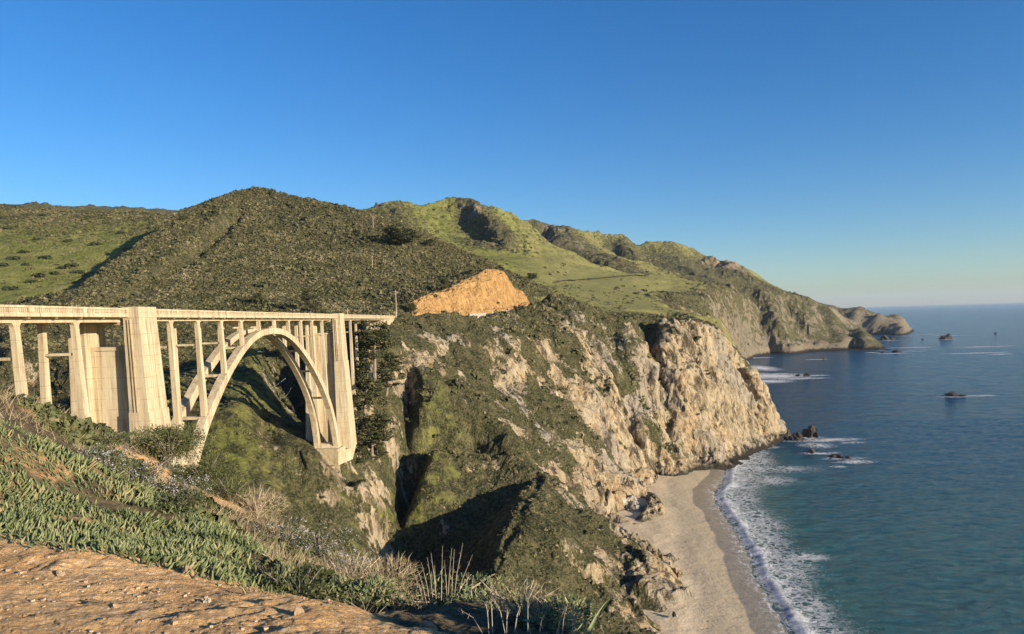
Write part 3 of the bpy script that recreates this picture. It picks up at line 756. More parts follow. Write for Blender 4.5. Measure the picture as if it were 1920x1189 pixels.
sea = link('sea', sme, M_SEA); tag(sea, kind='structure')

# ================================================================== THE BRIDGE
# local frame: +y runs along the bridge away from the viewpoint, +x is the ocean side, z = 0 is eye height
BH, BG = .01952, -.00689
bridge = empty('arch_bridge', (-53.02, 117.08, EZ), -BH)
tag(bridge, 'pale concrete open-spandrel arch bridge carrying the road across the deep green canyon', 'bridge')
def zg(s): return .346 + BG * s                     # underside of the outer girder
def mat_concrete():
    mt, nt, b = nodes_of('weathered concrete'); g = NG(nt)
    st = g.scale(g.pos, (1.2, 1.2, .12))
    a = g.noise(.9, 6, .65, vec=st)
    col = g.ramp(a, [(.28, (.28, .215, .13)), (.45, (.46, .375, .235)), (.62, (.56, .48, .325)), (.8, (.65, .58, .43))])
    col = g.mix(g.math('MULTIPLY', g.sstep(g.noise(.35, 6, .7), .52, .75), .45), col, (.42, .30, .16))
    w = g.n('ShaderNodeTexWave', wave_type='BANDS', bands_direction='Z', wave_profile='SAW'); w.inputs['Scale'].default_value = .21; w.inputs['Distortion'].default_value = .35
    w.inputs['Detail'].default_value = 3; w.inputs['Detail Scale'].default_value = 2
    g.put(w.inputs['Vector'], g.pos)
    line = g.math('MULTIPLY', g.sstep(w.outputs[1], .93, .99), g.sstep(g.noise(.7, 4), .4, .6))
    col = g.mix(g.math('MULTIPLY', line, .75), col, (.20, .14, .08))
    drip = g.sstep(g.noise(1.6, 5, .7, vec=g.scale(g.pos, (1, 1, .05))), .52, .66)
    col = g.mix(g.math('MULTIPLY', drip, .62), col, (.22, .165, .10))
    stain = g.sstep(g.noise(2.2, 5, .7, vec=g.scale(g.pos, (1, 1, .5))), .60, .74)
    col = g.mix(g.math('MULTIPLY', stain, .5), col, (.24, .17, .10))
    nt.links.new(col, b.inputs['Base Color']); b.inputs['Roughness'].default_value = .88; b.inputs['Specular IOR Level'].default_value = .2
    nt.links.new(g.bump(g.noise(3, 6, .7), .35, .08), b.inputs['Normal'])
    return mt
M_CON = mat_concrete()
M_ASPH = simple('asphalt', (.06, .06, .06), .9, .2, 2)
XC, HW = -2.35, 3.55                                # deck centre line, half width to the parapet's outer face
S0, S1 = -95.0, 200.0
def seg(mb, x0, x1, s0, s1, za, zb, n=1):            # a bar that follows the grade; za, zb relative to the girder underside
    for i in range(n):
        a, b = s0 + (s1 - s0) * i / n, s0 + (s1 - s0) * (i + 1) / n
        A, B = zg(a), zg(b)
        mb.hexa([(x0, a, A + za), (x1, a, A + za), (x1, b, B + za), (x0, b, B + za)], [(x0, a, A + zb), (x1, a, A + zb), (x1, b, B + zb), (x0, b, B + zb)])
mb = MB(); seg(mb, XC - 3.48, XC + 3.48, S0, S1, .66, .98)
for k in range(int((S1 - S0) / 4.875)):              # floor beams under the slab
    s = S0 + 2 + 4.875 * k
    seg(mb, XC - 3.2, XC + 3.2, s - .15, s + .15, .48, .659)
mb.build('deck', M_CON, bridge)
mb = MB(); seg(mb, XC - 3.1, XC + 3.1, S0, S1 + 2, .981, 1.02); mb.build('road_surface', M_ASPH, bridge)
PIER_S = [(-14.5, -9.5), (97.0, 102.0)]
gaps = [(S0, -14.52), (-9.48, 96.98), (102.02, S1)]
for side in (1, -1):
    mb = MB()
    xo = XC + side * HW; xi = xo - side * .26
    a_, b_ = min(xo, xi), max(xo, xi)
    for (ga, gb) in gaps:
        seg(mb, min(xo + side * .04, xi), max(xo + side * .04, xi), ga, gb, .66, 1.02)
        seg(mb, a_, b_, ga, gb, 1.022, 1.12)
        seg(mb, min(xo + side * .05, xi - side * .05), max(xo + side * .05, xi - side * .05), ga, gb, 1.64, 1.88)
        L_ = gb - ga; nb = max(1, round(L_ / 9.75))
        for i in range(nb + 1):                       # rail posts
            s = ga + L_ * i / nb
            seg(mb, a_ - .03, b_ + .03, max(ga, s - .42), min(gb, s + .42), 1.122, 1.638)
        step = .34
        for i in range(int(L_ / step)):
            s = ga + .17 + step * i
            if min(abs(s - (ga + L_ * j / nb)) for j in range(nb + 1)) < .55: continue
            seg(mb, a_ + .05, b_ - .05, s - .085, s + .085, 1.122, 1.638)
    mb.build('parapet', M_CON, bridge)
# refuge block on the far rail
mb = MB(); seg(mb, XC - 4.9, XC - HW - .06, -27, -19, .9, 2.05); mb.build('parapet_refuge', M_CON, bridge)
for xo, xi in ((0.0, -.5), (-4.7, -4.2)):
    mb = MB(); x0, x1 = min(xo, xi), max(xo, xi)
    seg(mb, x0, x1, S0, -14.52, 0, .655); seg(mb, x0, x1, -9.48, 96.98, .12, .655); seg(mb, x0, x1, 102.02, 190, .12, .655)
    mb.build('girder', M_CON, bridge)
# arch ribs
AD = [0, 6, 10, 14, 18.5, 24, 28.7, 33.5, 37.5, 41, 44.5, 47, 49, 50.2]
AZ = [0, .25, .9, 2.0, 3.7, 6.3, 9.0, 12.2, 15.2, 18.4, 22.3, 26.6, 31.5, 36.5]
SCR = 46.2
def arch_z(s): return -1.45 - float(np.interp(abs(s - SCR), AD, AZ))
def rib_profile():
    ds = np.linspace(-50.2, 50.2, 81)
    t_ = np.linspace(0, 1, 400); dd = 50.2 * np.sin(t_ * PI / 2)
    zz = np.interp(dd, AD, AZ)
    for _ in range(25): zz[1:-1] = (zz[:-2] + zz[2:] + zz[1:-1] * 2) / 4
    pts = []
    for d, z in zip(dd[::8], zz[::8]): pts.append((d, z))
    pts.append((dd[-1], zz[-1]))
    full = [(-d, z) for d, z in pts[::-1][:-1]] + pts
    P_ = [Vector((SCR + d, -1.45 - z)) for d, z in full]
    out = []
    for i, p in enumerate(P_):
        t = (P_[min(i + 1, len(P_) - 1)] - P_[max(i - 1, 0)]).normalized()
        nrm = Vector((t.y, -t.x))                     # points to the inside of the arch
        out.append((p, p + nrm * (1.25 + 1.1 * (abs(full[i][0]) / 50.2) ** 2)))
    return out
RP = rib_profile()
def rib(x0, x1, sgn):
    mb = MB(); vs, fs = [], []
    for (o_, i_) in RP:
        sp = sgn * .9 * max(0, -o_.y) / 36            # the ribs lean outward toward their feet
        for (p, x) in ((o_, x0), (o_, x1), (i_, x1), (i_, x0)): vs.append((x + sp, p.x, p.y))
    n = len(RP)
    for k in range(n - 1):
        for j in range(4):
            a, b = 4 * k + j, 4 * k + (j + 1) % 4
            fs.append((a, b, b + 4, a + 4))
    fs += [(3, 2, 1, 0), (4 * n - 4, 4 * n - 3, 4 * n - 2, 4 * n - 1)]
    mb.add(vs, fs); mb.build('arch_rib', M_CON, bridge)
rib(-1.15, .22, 1); rib(-4.92, -3.55, -1)
# columns (pairs), with the haunch under the girder
COLS = []
def column(s, bottom, x_out, sgn, w=.62, l=.78, bat=.030):
    """x_out: outer face; sgn +1 ocean side"""
    mb = MB(); top = zg(s) + .12; h = top - bottom
    def ring(z):
        d = top - z; xo = x_out + sgn * bat * d; ww = w + .011 * d; ll = l + .030 * d
        xi = xo - sgn * ww
        a, b = min(xo, xi), max(xo, xi)
        return [(a, s - ll / 2, z), (b, s - ll / 2, z), (b, s + ll / 2, z), (a, s + ll / 2, z)]
    mb.hexa(ring(bottom), ring(top))
    if h > 3:
        for sg in (-1, 1):                            # curved haunches
            prof = [(s + sg * l / 2, top - 1.0), (s + sg * l / 2, top), (s + sg * (l / 2 + .75), top), (s + sg * (l / 2 + .32), top - .16), (s + sg * (l / 2 + .10), top - .45)]
            x0 = x_out - sgn * .02; x1 = x_out - sgn * (w - .04)
            mb.prism(prof if sg > 0 else prof, min(x0, x1), max(x0, x1), 'x')
        mb.box(min(x_out + sgn * .05, x_out - sgn * (w + .05)), max(x_out + sgn * .05, x_out - sgn * (w + .05)), s - l / 2 - .05, s + l / 2 + .05, top - 1.05, top - .95)
    mb.build('column', M_CON, bridge)
def strut(s, z, x0=-4.2, x1=-.5, t=.32, l=.5):
    mb = MB(); mb.box(x0, x1, s - l / 2, s + l / 2, z - t / 2, z + t / 2)
    mb.build('cross_strut', M_CON, bridge)
def gz_local(x, s):
    h = BH; X = -53.02 + s * math.sin(h) + x * math.cos(h); Y = 117.08 + s * math.cos(h) - x * math.sin(h)
    return float(hz(X, Y)[0]) - EZ
for s in (-90.3, -79.4, -68.5, -57.6, -46.7, -35.4, -24.5):
    for x, sg in ((0, 1), (-4.7, -1)):
        column(s, gz_local(x, s) - 3, x, sg)
    strut(s, zg(s) - 3.9)
for n in range(10):
    s = n * 9.75 + .35
    zb = arch_z(s) - .25
    for x, sg in ((0, 1), (-4.7, -1)):
        column(s, zb, x, sg, bat=.022)
    if zg(s) - zb > 6: strut(s, zg(s) - 3.9)
    strut(s, arch_z(s) - .55, -4.0, -.7, .45, 1.3) if n not in (4, 5) else None
for s, zb in ((121.5, -20.0), (147.3, -6.5), (172.5, -4.5)):
    for x, sg in ((0, 1), (-4.7, -1)):
        column(s, min(zb, gz_local(x, s) - 1), x, sg, bat=.012)
    strut(s, zg(s) - 3.6)
# deck diaphragm frame near the crown (seen as a pierced panel)
for s0, s1 in ((29.9, 38.7), (39.7, 48.4)):
    mb = MB(); zt, zb = zg(s0) + .1, -1.3
    mb.box(-4.5, -4.25, s0, s0 + 2.6, zb, zt); mb.box(-4.5, -4.25, s1 - 2.6, s1, zb, zt); mb.box(-4.5, -4.25, s0 + 2.601, s1 - 2.601, zt - .5, zt)
    mb.build('spandrel_panel', M_CON, bridge)
# the two great piers
for (a, b), zb in zip(PIER_S, (-24.0, -37.2)):
    pier = None
    for sgn, xi_, xo_ in ((1, .4, 2.5), (-1, -4.7 - .4, -7.2)):
        mb = MB(); zt = zg(a) + 2.05
        def ring(z, grow=0.0, inset=0.0):
            d = zt - z; o = xo_ + sgn * (.038 * d + grow); i = xi_ - sgn * grow * .3
            x0, x1 = min(o, i), max(o, i); y0, y1 = a - .012 * d - grow, b + .022 * d + grow
            return [(x0, y0, z), (x1, y0, z), (x1, y1, z), (x0, y1, z)]
        mb.hexa(ring(zb), ring(zt - 1.5)); mb.hexa(ring(zt - 1.499, .07), ring(zt, .07))
        mb.hexa(ring(zb + .01, .33), ring(-12.0, .12))
        # raised pilaster strips on the faces
        for fx in (.30, .46):
            def strip(z, w=.13):
                d = zt - z; o = xo_ + sgn * .038 * d; i = xi_; xm = i + (o - i) * fx; y = a - .012 * d
                return [(xm - w / 2, y - .17, z), (xm + w / 2, y - .17, z), (xm + w / 2, y + .1, z), (xm - w / 2, y + .1, z)]
            mb.hexa(strip(-12.0), strip(zt - 1.7))
        for fy in (.40, .62):
            def strip(z, w=.16):
                d = zt - z; o = xo_ + sgn * .038 * d; y = a + (b - a) * fy
                x0, x1 = o - sgn * .1, o + sgn * .16
                return [(min(x0, x1), y - w, z), (max(x0, x1), y - w, z), (max(x0, x1), y + w, z), (min(x0, x1), y + w, z)]
            mb.hexa(strip(-12.0), strip(zt - 1.7))
        t = mb.build('pier_tower', M_CON, bridge)
    mb = MB(); wt = zg(a) - 3.4
    mb.box(-5.09, .39, a + 1.3, b - .6, zb, wt - .5)
    mb.box(-5.09, .39, a + 1.12, b - .45, wt - .499, wt)
    mb.box(-5.08, -4.55, a + 1.15, a + 1.5, zb, wt - .501)
    mb.build('pier_wall', M_CON, bridge)
    mb = MB(); seg(mb, -5.09, .39, a + .4, b - .4, -.35, .655); mb.build('pier_cap_beam', M_CON, bridge)
mb = MB()
mb.hexa([(-7.2, 93.6, -41.5), (.9, 93.6, -41.5), (3.0, 102.4, -41.5), (-7.2, 102.4, -41.5)], [(-8.2, 91.4, -36.4), (1.6, 91.4, -36.4), (4.1, 104, -36.4), (-8.2, 104, -36.4)])
mb.hexa([(-6.5, 93.2, -36.39), (1.2, 93.2, -36.39), (1.2, 97.4, -36.39), (-6.5, 97.4, -36.39)], [(-6.3, 94.2, -35.3), (1.0, 94.2, -35.3), (1.0, 97.2, -35.3), (-6.3, 97.2, -35.3)])
mb.build('foundation', M_CON, bridge)
mb = MB()
mb.hexa([(-7.4, -8, -30), (2.6, -8, -30), (2.6, 1, -30), (-7.4, 1, -30)], [(-7.2, -7, -22.5), (2.2, -7, -22.5), (2.2, -1.5, -22.5), (-7.2, -1.5, -22.5)])
mb.build('foundation', M_CON, bridge)
mb = MB()                                            # far abutment
seg(mb, -4.7, .35, 176, 203, -4.5, .655); seg(mb, -5.6, 1.0, 184, 205, -3.5, .65)
mb.build('abutment', M_CON, bridge)
mb = MB()
mb.hexa([(1.02, 176, -9), (1.5, 176, -9), (2.2, 206, -3), (1.7, 206, -3)], [(1.02, 178, -.95), (1.4, 178, -.95), (2.1, 206, .1), (1.7, 206, .1)])
mb.build('wing_wall', M_CON, bridge)

# ------------------------------------------------------------------ road beyond the bridge
road = empty('road')
def strip_mesh(name, line, w, dz, mat, parent=None, off=0.0):
    vs, fs = [], []
    for i, p in enumerate(line):
        a, b = line[max(i - 1, 0)], line[min(i + 1, len(line) - 1)]
        d = Vector((b[0] - a[0], b[1] - a[1])).normalized(); n_ = Vector((d.y, -d.x))
        for sgn in (-1, 1):
            vs.append((p[0] + n_.x * (off + sgn * w / 2), p[1] + n_.y * (off + sgn * w / 2), p[2] + dz))
    for i in range(len(line) - 1): fs.append((2 * i, 2 * i + 1, 2 * i + 3, 2 * i + 2))
    me = bpy.data.meshes.new(name); me.from_pydata(vs, [], fs); return link(name, me, mat, parent)
def spline(pts, n):
    pts = np.array(pts, float); t = np.concatenate([[0], np.cumsum(np.hypot(*(np.diff(pts[:, :2], axis=0).T)))]); q = np.linspace(0, t[-1], n)
    out = np.stack([np.interp(q, t, pts[:, k]) for k in range(3)], -1)
    for _ in range(3): out[1:-1] = (out[:-2] + out[2:] + 2 * out[1:-1]) / 4
    return out
RL = spline(ROAD, 60)
M_YEL = simple('road paint yellow', (.55, .40, .06), .8)
bpy.data.objects.remove(road)
road = strip_mesh('road', RL, 8.2, .75, M_ASPH); tag(road, kind='structure')
# white retaining wall and white barrier on the seaward edge
M_WHT = simple('whitewashed concrete', (.36, .33, .27), .85, .15, 1.5)
rw = empty('retaining_wall', P(893, 597, 349)); tag(rw, 'pale ribbed retaining wall holding up the road edge below the orange bluff', 'wall')
mb = MB(); A, B = Vector(P(880, 591, 344)), Vector(P(911, 589, 359)); d = (B - A) / 12
for i in range(12):
    p, q = A + d * i, A + d * (i + 1); n_ = Vector((.6, -.8, 0)) * .15
    hgt = 6.5
    mb.hexa([tuple(p + Vector((0, 0, -hgt))), tuple(q - d * .12 + Vector((0, 0, -hgt))), tuple(q - d * .12 + Vector((-.5, .7, -hgt))), tuple(p + Vector((-.5, .7, -hgt)))],
            [tuple(p), tuple(q - d * .12), tuple(q - d * .12 + Vector((-.5, .7, 0))), tuple(p + Vector((-.5, .7, 0)))])
o = mb.build('wall_panel', M_WHT, rw); o.matrix_parent_inverse = Matrix.Translation(-rw.location)
mb = MB(); mb.hexa([tuple(A + Vector((.15, -.2, .01))), tuple(B + Vector((.15, -.2, .01))), tuple(B + Vector((-.6, .8, .01))), tuple(A + Vector((-.6, .8, .01)))], [tuple(A + Vector((.15, -.2, .5))), tuple(B + Vector((.15, -.2, .5))), tuple(B + Vector((-.6, .8, .5))), tuple(A + Vector((-.6, .8, .5)))])
o = mb.build('coping', M_WHT, rw); o.matrix_parent_inverse = Matrix.Translation(-rw.location)
gr_ = empty('road_barrier', P(925, 587, 366)); tag(gr_, 'low white segmented barrier along the road edge in front of the orange bluff', 'barrier')
bl = [Vector(P(x, y, Y)) for x, y, Y in ((922, 586.5, 364), (935, 585.5, 371), (950, 584, 379), (963, 582.5, 387))]
mbp, mbr = MB(), MB()
bl2 = spline([tuple(p) for p in bl], 15)
for i in range(14):
    p, q = Vector(bl2[i]), Vector(bl2[i + 1]); e = (q - p) * .72
    mbr.hexa([tuple(p + Vector((0, 0, -.35))), tuple(p + e + Vector((0, 0, -.35))), tuple(p + e + Vector((-.2, .3, -.35))), tuple(p + Vector((-.2, .3, -.35)))], [tuple(p + Vector((0, 0, .5))), tuple(p + e + Vector((0, 0, .5))), tuple(p + e + Vector((-.2, .3, .5))), tuple(p + Vector((-.2, .3, .5)))])
o = mbr.build('barrier_rail', M_WHT, gr_); o.matrix_parent_inverse = Matrix.Translation(-gr_.location)

# utility poles
M_WOOD = simple('weathered pole timber', (.36, .29, .21), .8)
def pole(px, ytop, ybot, Y, label, arm=False):
    a, b = P(px, ytop, Y), P(px, ybot, Y)
    r = empty('utility_pole', (a[0], Y, b[2] - 1)); tag(r, label, 'utility pole', 'utility poles above the road')
    h = a[2] - b[2] + 1
    mb = MB(); mb.tube([(0, 0, 0), (0, 0, h)], [.26, .17], 8); mb.build('pole', M_WOOD, r)
    mb = MB(); mb.box(-.9, .9, -.07, .07, h - .7, h - .55); mb.build('crossarm', M_WOOD, r)
    return r
pole(699, 404, 424, 520, 'distant pole high on the brushy shoulder just left of the dark spreading tree')
pole(697.5, 479, 504, 455, 'pole halfway up the brushy slope, between the highest pole and the road')
pole(695.5, 539, 564, 400, 'pole low on the brushy slope, next above the bridge rail')
pole(741.5, 544, 590, 322, 'tallest pole standing at the far end of the bridge beside the orange earth')
pole(651, 578, 593, 330, 'short stub of pole rising just behind the bridge rail over the far pier')
pole(742, 584, 596, 312, 'small marker post right at the end of the bridge parapet')

# thin cables slung across the shaded canyon behind the arch
M_CAB = simple('cable', (.5, .5, .5), .5)
for i, (a, b, lb) in enumerate(((P(455, 746, 235), P(536, 709, 262), 'upper thin pale cable slung across the dark canyon seen through the arch'), (P(524, 746, 235), P(546, 727, 258), 'shorter lower thin cable across the dark canyon seen through the arch'))):
    mb = MB(); A, B = Vector(a), Vector(b)
    mb.tube([tuple(A.lerp(B, t) - Vector((0, 0, 1.2 * 4 * t * (1 - t)))) for t in np.linspace(0, 1, 9)], .035, 5)
    tag(mb.build('cable', M_CAB), lb, 'cable')

# ================================================================== ROCKS, TREES, SCRUB
def rock_mesh(name, w, h, seed, sub=3, squash=1.0, chop=(.45, .85)):
    bm = bmesh.new(); bmesh.ops.create_icosphere(bm, subdivisions=sub, radius=1)
    V = np.array([v.co[:] for v in bm.verts]); r_ = np.random.default_rng(seed)
    for k in range(14):                               # chop with random planes: facets
        n = r_.normal(size=3); n[2] = abs(n[2]) * .6; n /= np.linalg.norm(n); c = r_.uniform(*chop)
        d = V @ n; V = V - np.maximum(d - c, 0)[:, None] * n * .9
    nn = np.stack([perlin(V[:, 0] * 2.2 + V[:, 2], V[:, 1] * 2.2 - V[:, 2] * 1.3, seed + i) for i in range(3)], -1)
    n2 = np.stack([perlin(V[:, 0] * 6 + V[:, 2] * 5, V[:, 1] * 6 - V[:, 2] * 4, seed + 3 + i) for i in range(3)], -1)
    V = V + nn * .30 + n2 * .09
    V = V * [w / 2, w / 2 * squash, h * .95]
    for v, c in zip(bm.verts, V): v.co = c
    me = bpy.data.meshes.new(name); bm.to_mesh(me); bm.free()
    return me
def mat_rock(name, cols, sc):
    mt, nt, b = nodes_of(name); g = NG(nt)
    col = g.ramp(g.noise(sc, 7, .7), cols)
    nt.links.new(col, b.inputs['Base Color']); b.inputs['Roughness'].default_value = .7
    nt.links.new(g.bump(g.noise(sc * 3, 6, .7), .9, .3 / max(sc, .3)), b.inputs['Normal'])
    return mt
M_DARK = mat_rock('dark wet rock', [(.3, (.018, .016, .013)), (.55, (.045, .038, .030)), (.75, (.10, .085, .065))], .35)
M_PALE = mat_rock('pale rock', [(.3, (.14, .12, .09)), (.5, (.42, .37, .28)), (.7, (.62, .57, .46))], .25)
M_SOILR = mat_rock('clod', [(.3, (.30, .19, .10)), (.6, (.46, .32, .19)), (.8, (.56, .43, .29))], 8)
for i, r in enumerate(ROCKS):
    stack = r.get('n') == 'stack'
    me = rock_mesh('sea_rock', r['w'], r['h'] * (.95 if stack else 1.15), (131 if stack else 100 + i), 4 if r['w'] > 9 else 3, squash=.8)
    o = link('sea_stack' if stack else 'sea_rock', me, M_DARK)
    land = r['px'] < 1400 and r['y'] < 480
    o.location = (r['x'], r['y'] + r['w'] * .2, float(np.interp(0, [0], [0])) + (1.2 if r['px'] < 1380 else 0))
    o.rotation_euler = (0, 0, i * 1.3 % 1 - .5)
    tag(o, r['label'], 'rock', 'dark rocks standing in the sea and surf')
# pale blocks on the sand
def block(px, py, Y, w, h, label, mat=None, name='boulder'):
    o = link(name, rock_mesh(name, w, h, int(px) + 7, 4, .8, (.6, .9)), mat or M_PALE)
    p = P(px, py, Y); o.location = p; tag(o, label, 'boulder'); return o
block(1172, 958, 296, 15, 9.5, 'large white fractured rock block jutting onto the sand from the cliff foot')
block(1194, 962, 292, 9, 6, 'smaller pale rock leaning on the seaward side of the white fractured block')
block(1190, 905, 348, 7, 3, 'grey rubble mound where the brushy slope meets the sand')
block(1238, 888, 368, 11, 3.5, 'brown rubble fan at the foot of the pale rock face on the sand')
dr = link('driftwood_rock', rock_mesh('driftwood_rock', 1.3, .8, 5), M_DARK); p = Zp(1263, 1151, 4.0); dr.location = p; tag(dr, 'small dark rock lying alone on the pale sand near the bottom', 'rock')
dr = link('pale_rock', rock_mesh('pale_rock', .9, .5, 6), M_WHT); p = Zp(1268, 1154, 4.0); dr.location = p; tag(dr, 'small white stone touching the lone dark rock on the sand', 'stone')
# outcrop on the skyline
oc = empty('rock_outcrop', P(712, 393, 1000)); tag(oc, 'jagged dark rock outcrop on the skyline saddle between the two hills', 'outcrop')
for i, (dx, w, h) in enumerate(((3, 13, 15), (-4, 13, 10), (-12, 13, 6), (10, 10, 6), (-20, 10, 3))):
    o = link('rock_spire' if i < 2 else 'rock_shoulder', rock_mesh('spire', w, h, 300 + i, 3), M_DARK, oc); o.location = (dx, 0, -1)
# gull
M_GULL = simple('gull feathers', (.8, .8, .8), .6, .05)
gp = P(491, 660, 190)
gl = empty('gull', gp, .4); tag(gl, 'tiny white gull gliding in front of the dark shade under the arch', 'bird')
bm = bmesh.new(); bmesh.ops.create_uvsphere(bm, u_segments=12, v_segments=8, radius=1)
for v in bm.verts:
    t = v.co.y; k = .16 * (1 - .35 * max(t, 0)) ; v.co = (v.co.x * k, t * .42, v.co.z * k * .9 + .03 * t)
me = bpy.data.meshes.new('gull_body'); bm.to_mesh(me); bm.free(); link('body', me, M_GULL, gl)
for s_ in (-1, 1):
    vs = [(s_ * .08, .18, .05), (s_ * .08, -.12, .05), (s_ * .45, .22, .16), (s_ * .45, -.02, .16), (s_ * .95, .05, .10), (s_ * .95, -.04, .10)]
    vs += [(x, y, z + .03) for x, y, z in vs]
    mb = MB(); mb.add(vs, [(0, 1, 3, 2), (2, 3, 5, 4), (6, 8, 9, 7), (8, 10, 11, 9), (0, 2, 8, 6), (2, 4, 10, 8), (1, 7, 9, 3), (3, 9, 11, 5), (4, 5, 11, 10), (0, 6, 7, 1)]); mb.build('wing', M_GULL, gl)

# ---- foliage
def mat_leaf(name, stops, sc=.6, rough=.75, trans=.0):
    mt, nt, b = nodes_of(name); g = NG(nt)
    t = g.attr('tint')
    f = g.math('ADD', g.math('MULTIPLY', g.noise(sc, 4, .6), .55), g.math('MULTIPLY', t, .5))
    nt.links.new(g.ramp(f, stops), b.inputs['Base Color'])
    b.inputs['Roughness'].default_value = rough; b.inputs['Specular IOR Level'].default_value = .25
    return mt
M_SCRUB = mat_leaf('coastal scrub leaves', [(.25, (.028, .031, .012)), (.42, (.070, .070, .026)), (.56, (.125, .115, .046)), (.68, (.19, .165, .080)), (.82, (.28, .235, .145))], .15)
M_CYP = mat_leaf('cypress foliage', [(.3, (.022, .028, .010)), (.5, (.060, .066, .024)), (.7, (.12, .11, .045)), (.85, (.19, .155, .08))], .3)
M_BARK = simple('grey bark', (.22, .18, .14), .9)
def clump_proto(seed, nf=46):
    """a low dome of many ragged leaf-clump faces, radius about 1"""
    r_ = np.random.default_rng(seed); V, Fc = [], []
    for i in range(nf):
        th, ph = r_.uniform(0, 2 * PI), math.acos(r_.uniform(0, 1)); rr = r_.uniform(.55, 1.05)
        c = np.array([math.sin(ph) * math.cos(th), math.sin(ph) * math.sin(th), math.cos(ph) * .75]) * rr
        n = c / np.linalg.norm(c) + r_.normal(size=3) * .45; n /= np.linalg.norm(n)
        u = np.cross(n, r_.normal(size=3)); u /= np.linalg.norm(u); v = np.cross(n, u); s = r_.uniform(.22, .46)
        b = len(V)
        for k in range(4):
            a = 2 * PI * k / 4 + r_.uniform(-.3, .3); q = r_.uniform(.6, 1.1)
            V.append(c + (u * math.cos(a) + v * math.sin(a)) * s * q + n * r_.uniform(-.08, .08))
        Fc.append((b, b + 1, b + 2, b + 3))
    # a solid inner dome stops light leaking through
    b = len(V)
    for k in range(6):
        a = PI / 3 * k; V.append(np.array([math.cos(a) * .78, math.sin(a) * .78, -.25])); 
    for k in range(6):
        a = PI / 3 * k + .4; V.append(np.array([math.cos(a) * .5, math.sin(a) * .5, .42]))
    for k in range(6): Fc.append((b + k, b + (k + 1) % 6, b + 6 + (k + 1) % 6, b + 6 + k))
    Fc.append((b + 6, b + 7, b + 8, b + 9)); Fc.append((b + 6, b + 9, b + 10, b + 11))
    return np.array(V), np.array(Fc)
def scatter(name, protos, pos, scl, rz, tint, mat, zs=None):
    """realise copies of small prototypes as ONE mesh (uncountable stuff)"""
    Vs, Qs, Ts = [], [], []; base = 0
    pick = rng.integers(0, len(protos), len(pos))
    for k, (V, Q) in enumerate(protos):
        m_ = pick == k
        if not m_.any(): continue
        c, s = np.cos(rz[m_])[:, None], np.sin(rz[m_])[:, None]; S = scl[m_][:, None]
        X = (V[None, :, 0] * c - V[None, :, 1] * s) * S + pos[m_][:, :1]
        Y = (V[None, :, 0] * s + V[None, :, 1] * c) * S + pos[m_][:, 1:2]
        Z = V[None, :, 2] * S * (zs[m_][:, None] if zs is not None else 1) + pos[m_][:, 2:3]
        n = m_.sum(); nv = len(V)
        Vs.append(np.stack([X, Y, Z], -1).reshape(-1, 3))
        Qs.append((Q[None] + (np.arange(n) * nv)[:, None, None]).reshape(-1, Q.shape[1]) + base)
        Ts.append(np.repeat(tint[m_], nv)); base += n * nv
    me = quads(name, np.concatenate(Vs), np.concatenate(Qs), dict(tint=np.concatenate(Ts)), smooth_sh=False)
    return link(name, me, mat)
CL = [clump_proto(500 + i) for i in range(6)]
# shrub cover of the slopes: sampled evenly over the ground, bigger ones far away
def scrub_points(N, y0, y1, u0, u1, seed):
    r_ = np.random.default_rng(seed)
    y = np.sqrt(r_.uniform(y0 ** 2, y1 ** 2, N))
    u = r_.uniform(u0, u1, N); x = y * u
    z, rk, gr, og, sl = terrain(x, y)
    pat = fbm(x / 14, y / 14, 3, .6, seed=81)
    pr = (1 - np.clip(rk * 1.15, 0, .93)) * (1 - np.clip(gr * 1.45, 0, .975)) * (1 - np.clip(og * 2, 0, .98)) * (z > 9) * (.45 + .9 * (pat > -.12))
    pr *= (x > -40) | (y > 300) | (z > 60) | (np.abs(x + 50) > 20) | (pat > .2)
    k = r_.random(N) < pr
    return x[k], y[k], z[k], gr[k], rk[k]
Q_ = 1.0
pp, ss, tt = [], [], []
for (N, y0, y1, u0, u1, s0, s1) in ((int(26000 * Q_), 150, 330, -.75, .2, .35, 1.1), (int(88000 * Q_), 330, 700, -.75, .28, .55, 1.6), (int(10000 * Q_), 700, 1250, -.25, .42, 1.2, 3.2)):
    x, y, z, gr, rk = scrub_points(N, y0, y1, u0, u1, N)
    # keep a clear strip for the road
    dR = np.min(np.hypot(x[:, None] - RL[None, ::2, 0], y[:, None] - RL[None, ::2, 1]), 1) if len(x) else x
    k = dR > 6
    x, y, z = x[k], y[k], z[k]
    s = s0 + (s1 - s0) * np.random.default_rng(3).random(len(x)) ** 2.2
    pp.append(np.stack([x, y, z - s * .15], -1)); ss.append(s)
    tt.append(np.clip(.55 + .5 * fbm(x / 30, y / 30, 3, .6, seed=91) + .15 * np.random.default_rng(4).normal(size=len(x)), 0, 1))
x, y, z, gr, rk = scrub_points(9000, 260, 900, -.75, .3, 77)
s = 1.6 + 2.4 * np.random.default_rng(8).random(len(x)) ** 2; k = (np.min(np.hypot(x[:, None] - RL[None, ::2, 0], y[:, None] - RL[None, ::2, 1]), 1) > 9) & (perlin(x / 45, y / 45, 66) > -.05)
pp.append(np.stack([x, y, z - s * .3], -1)[k]); ss.append(s[k]); tt.append(.12 + .35 * np.random.default_rng(6).random(k.sum()))
pos, scl, tnt_ = np.concatenate(pp), np.concatenate(ss), np.concatenate(tt)
print('scrub', len(pos))
scrub = scatter('scrub', CL, pos, scl, rng.uniform(0, 6.28, len(pos)), tnt_, M_SCRUB, zs=rng.uniform(.6, 1.1, len(pos)))
tag(scrub, 'low olive and grey-brown coastal scrub covering the hillsides and canyon walls', 'scrub', kind='stuff')

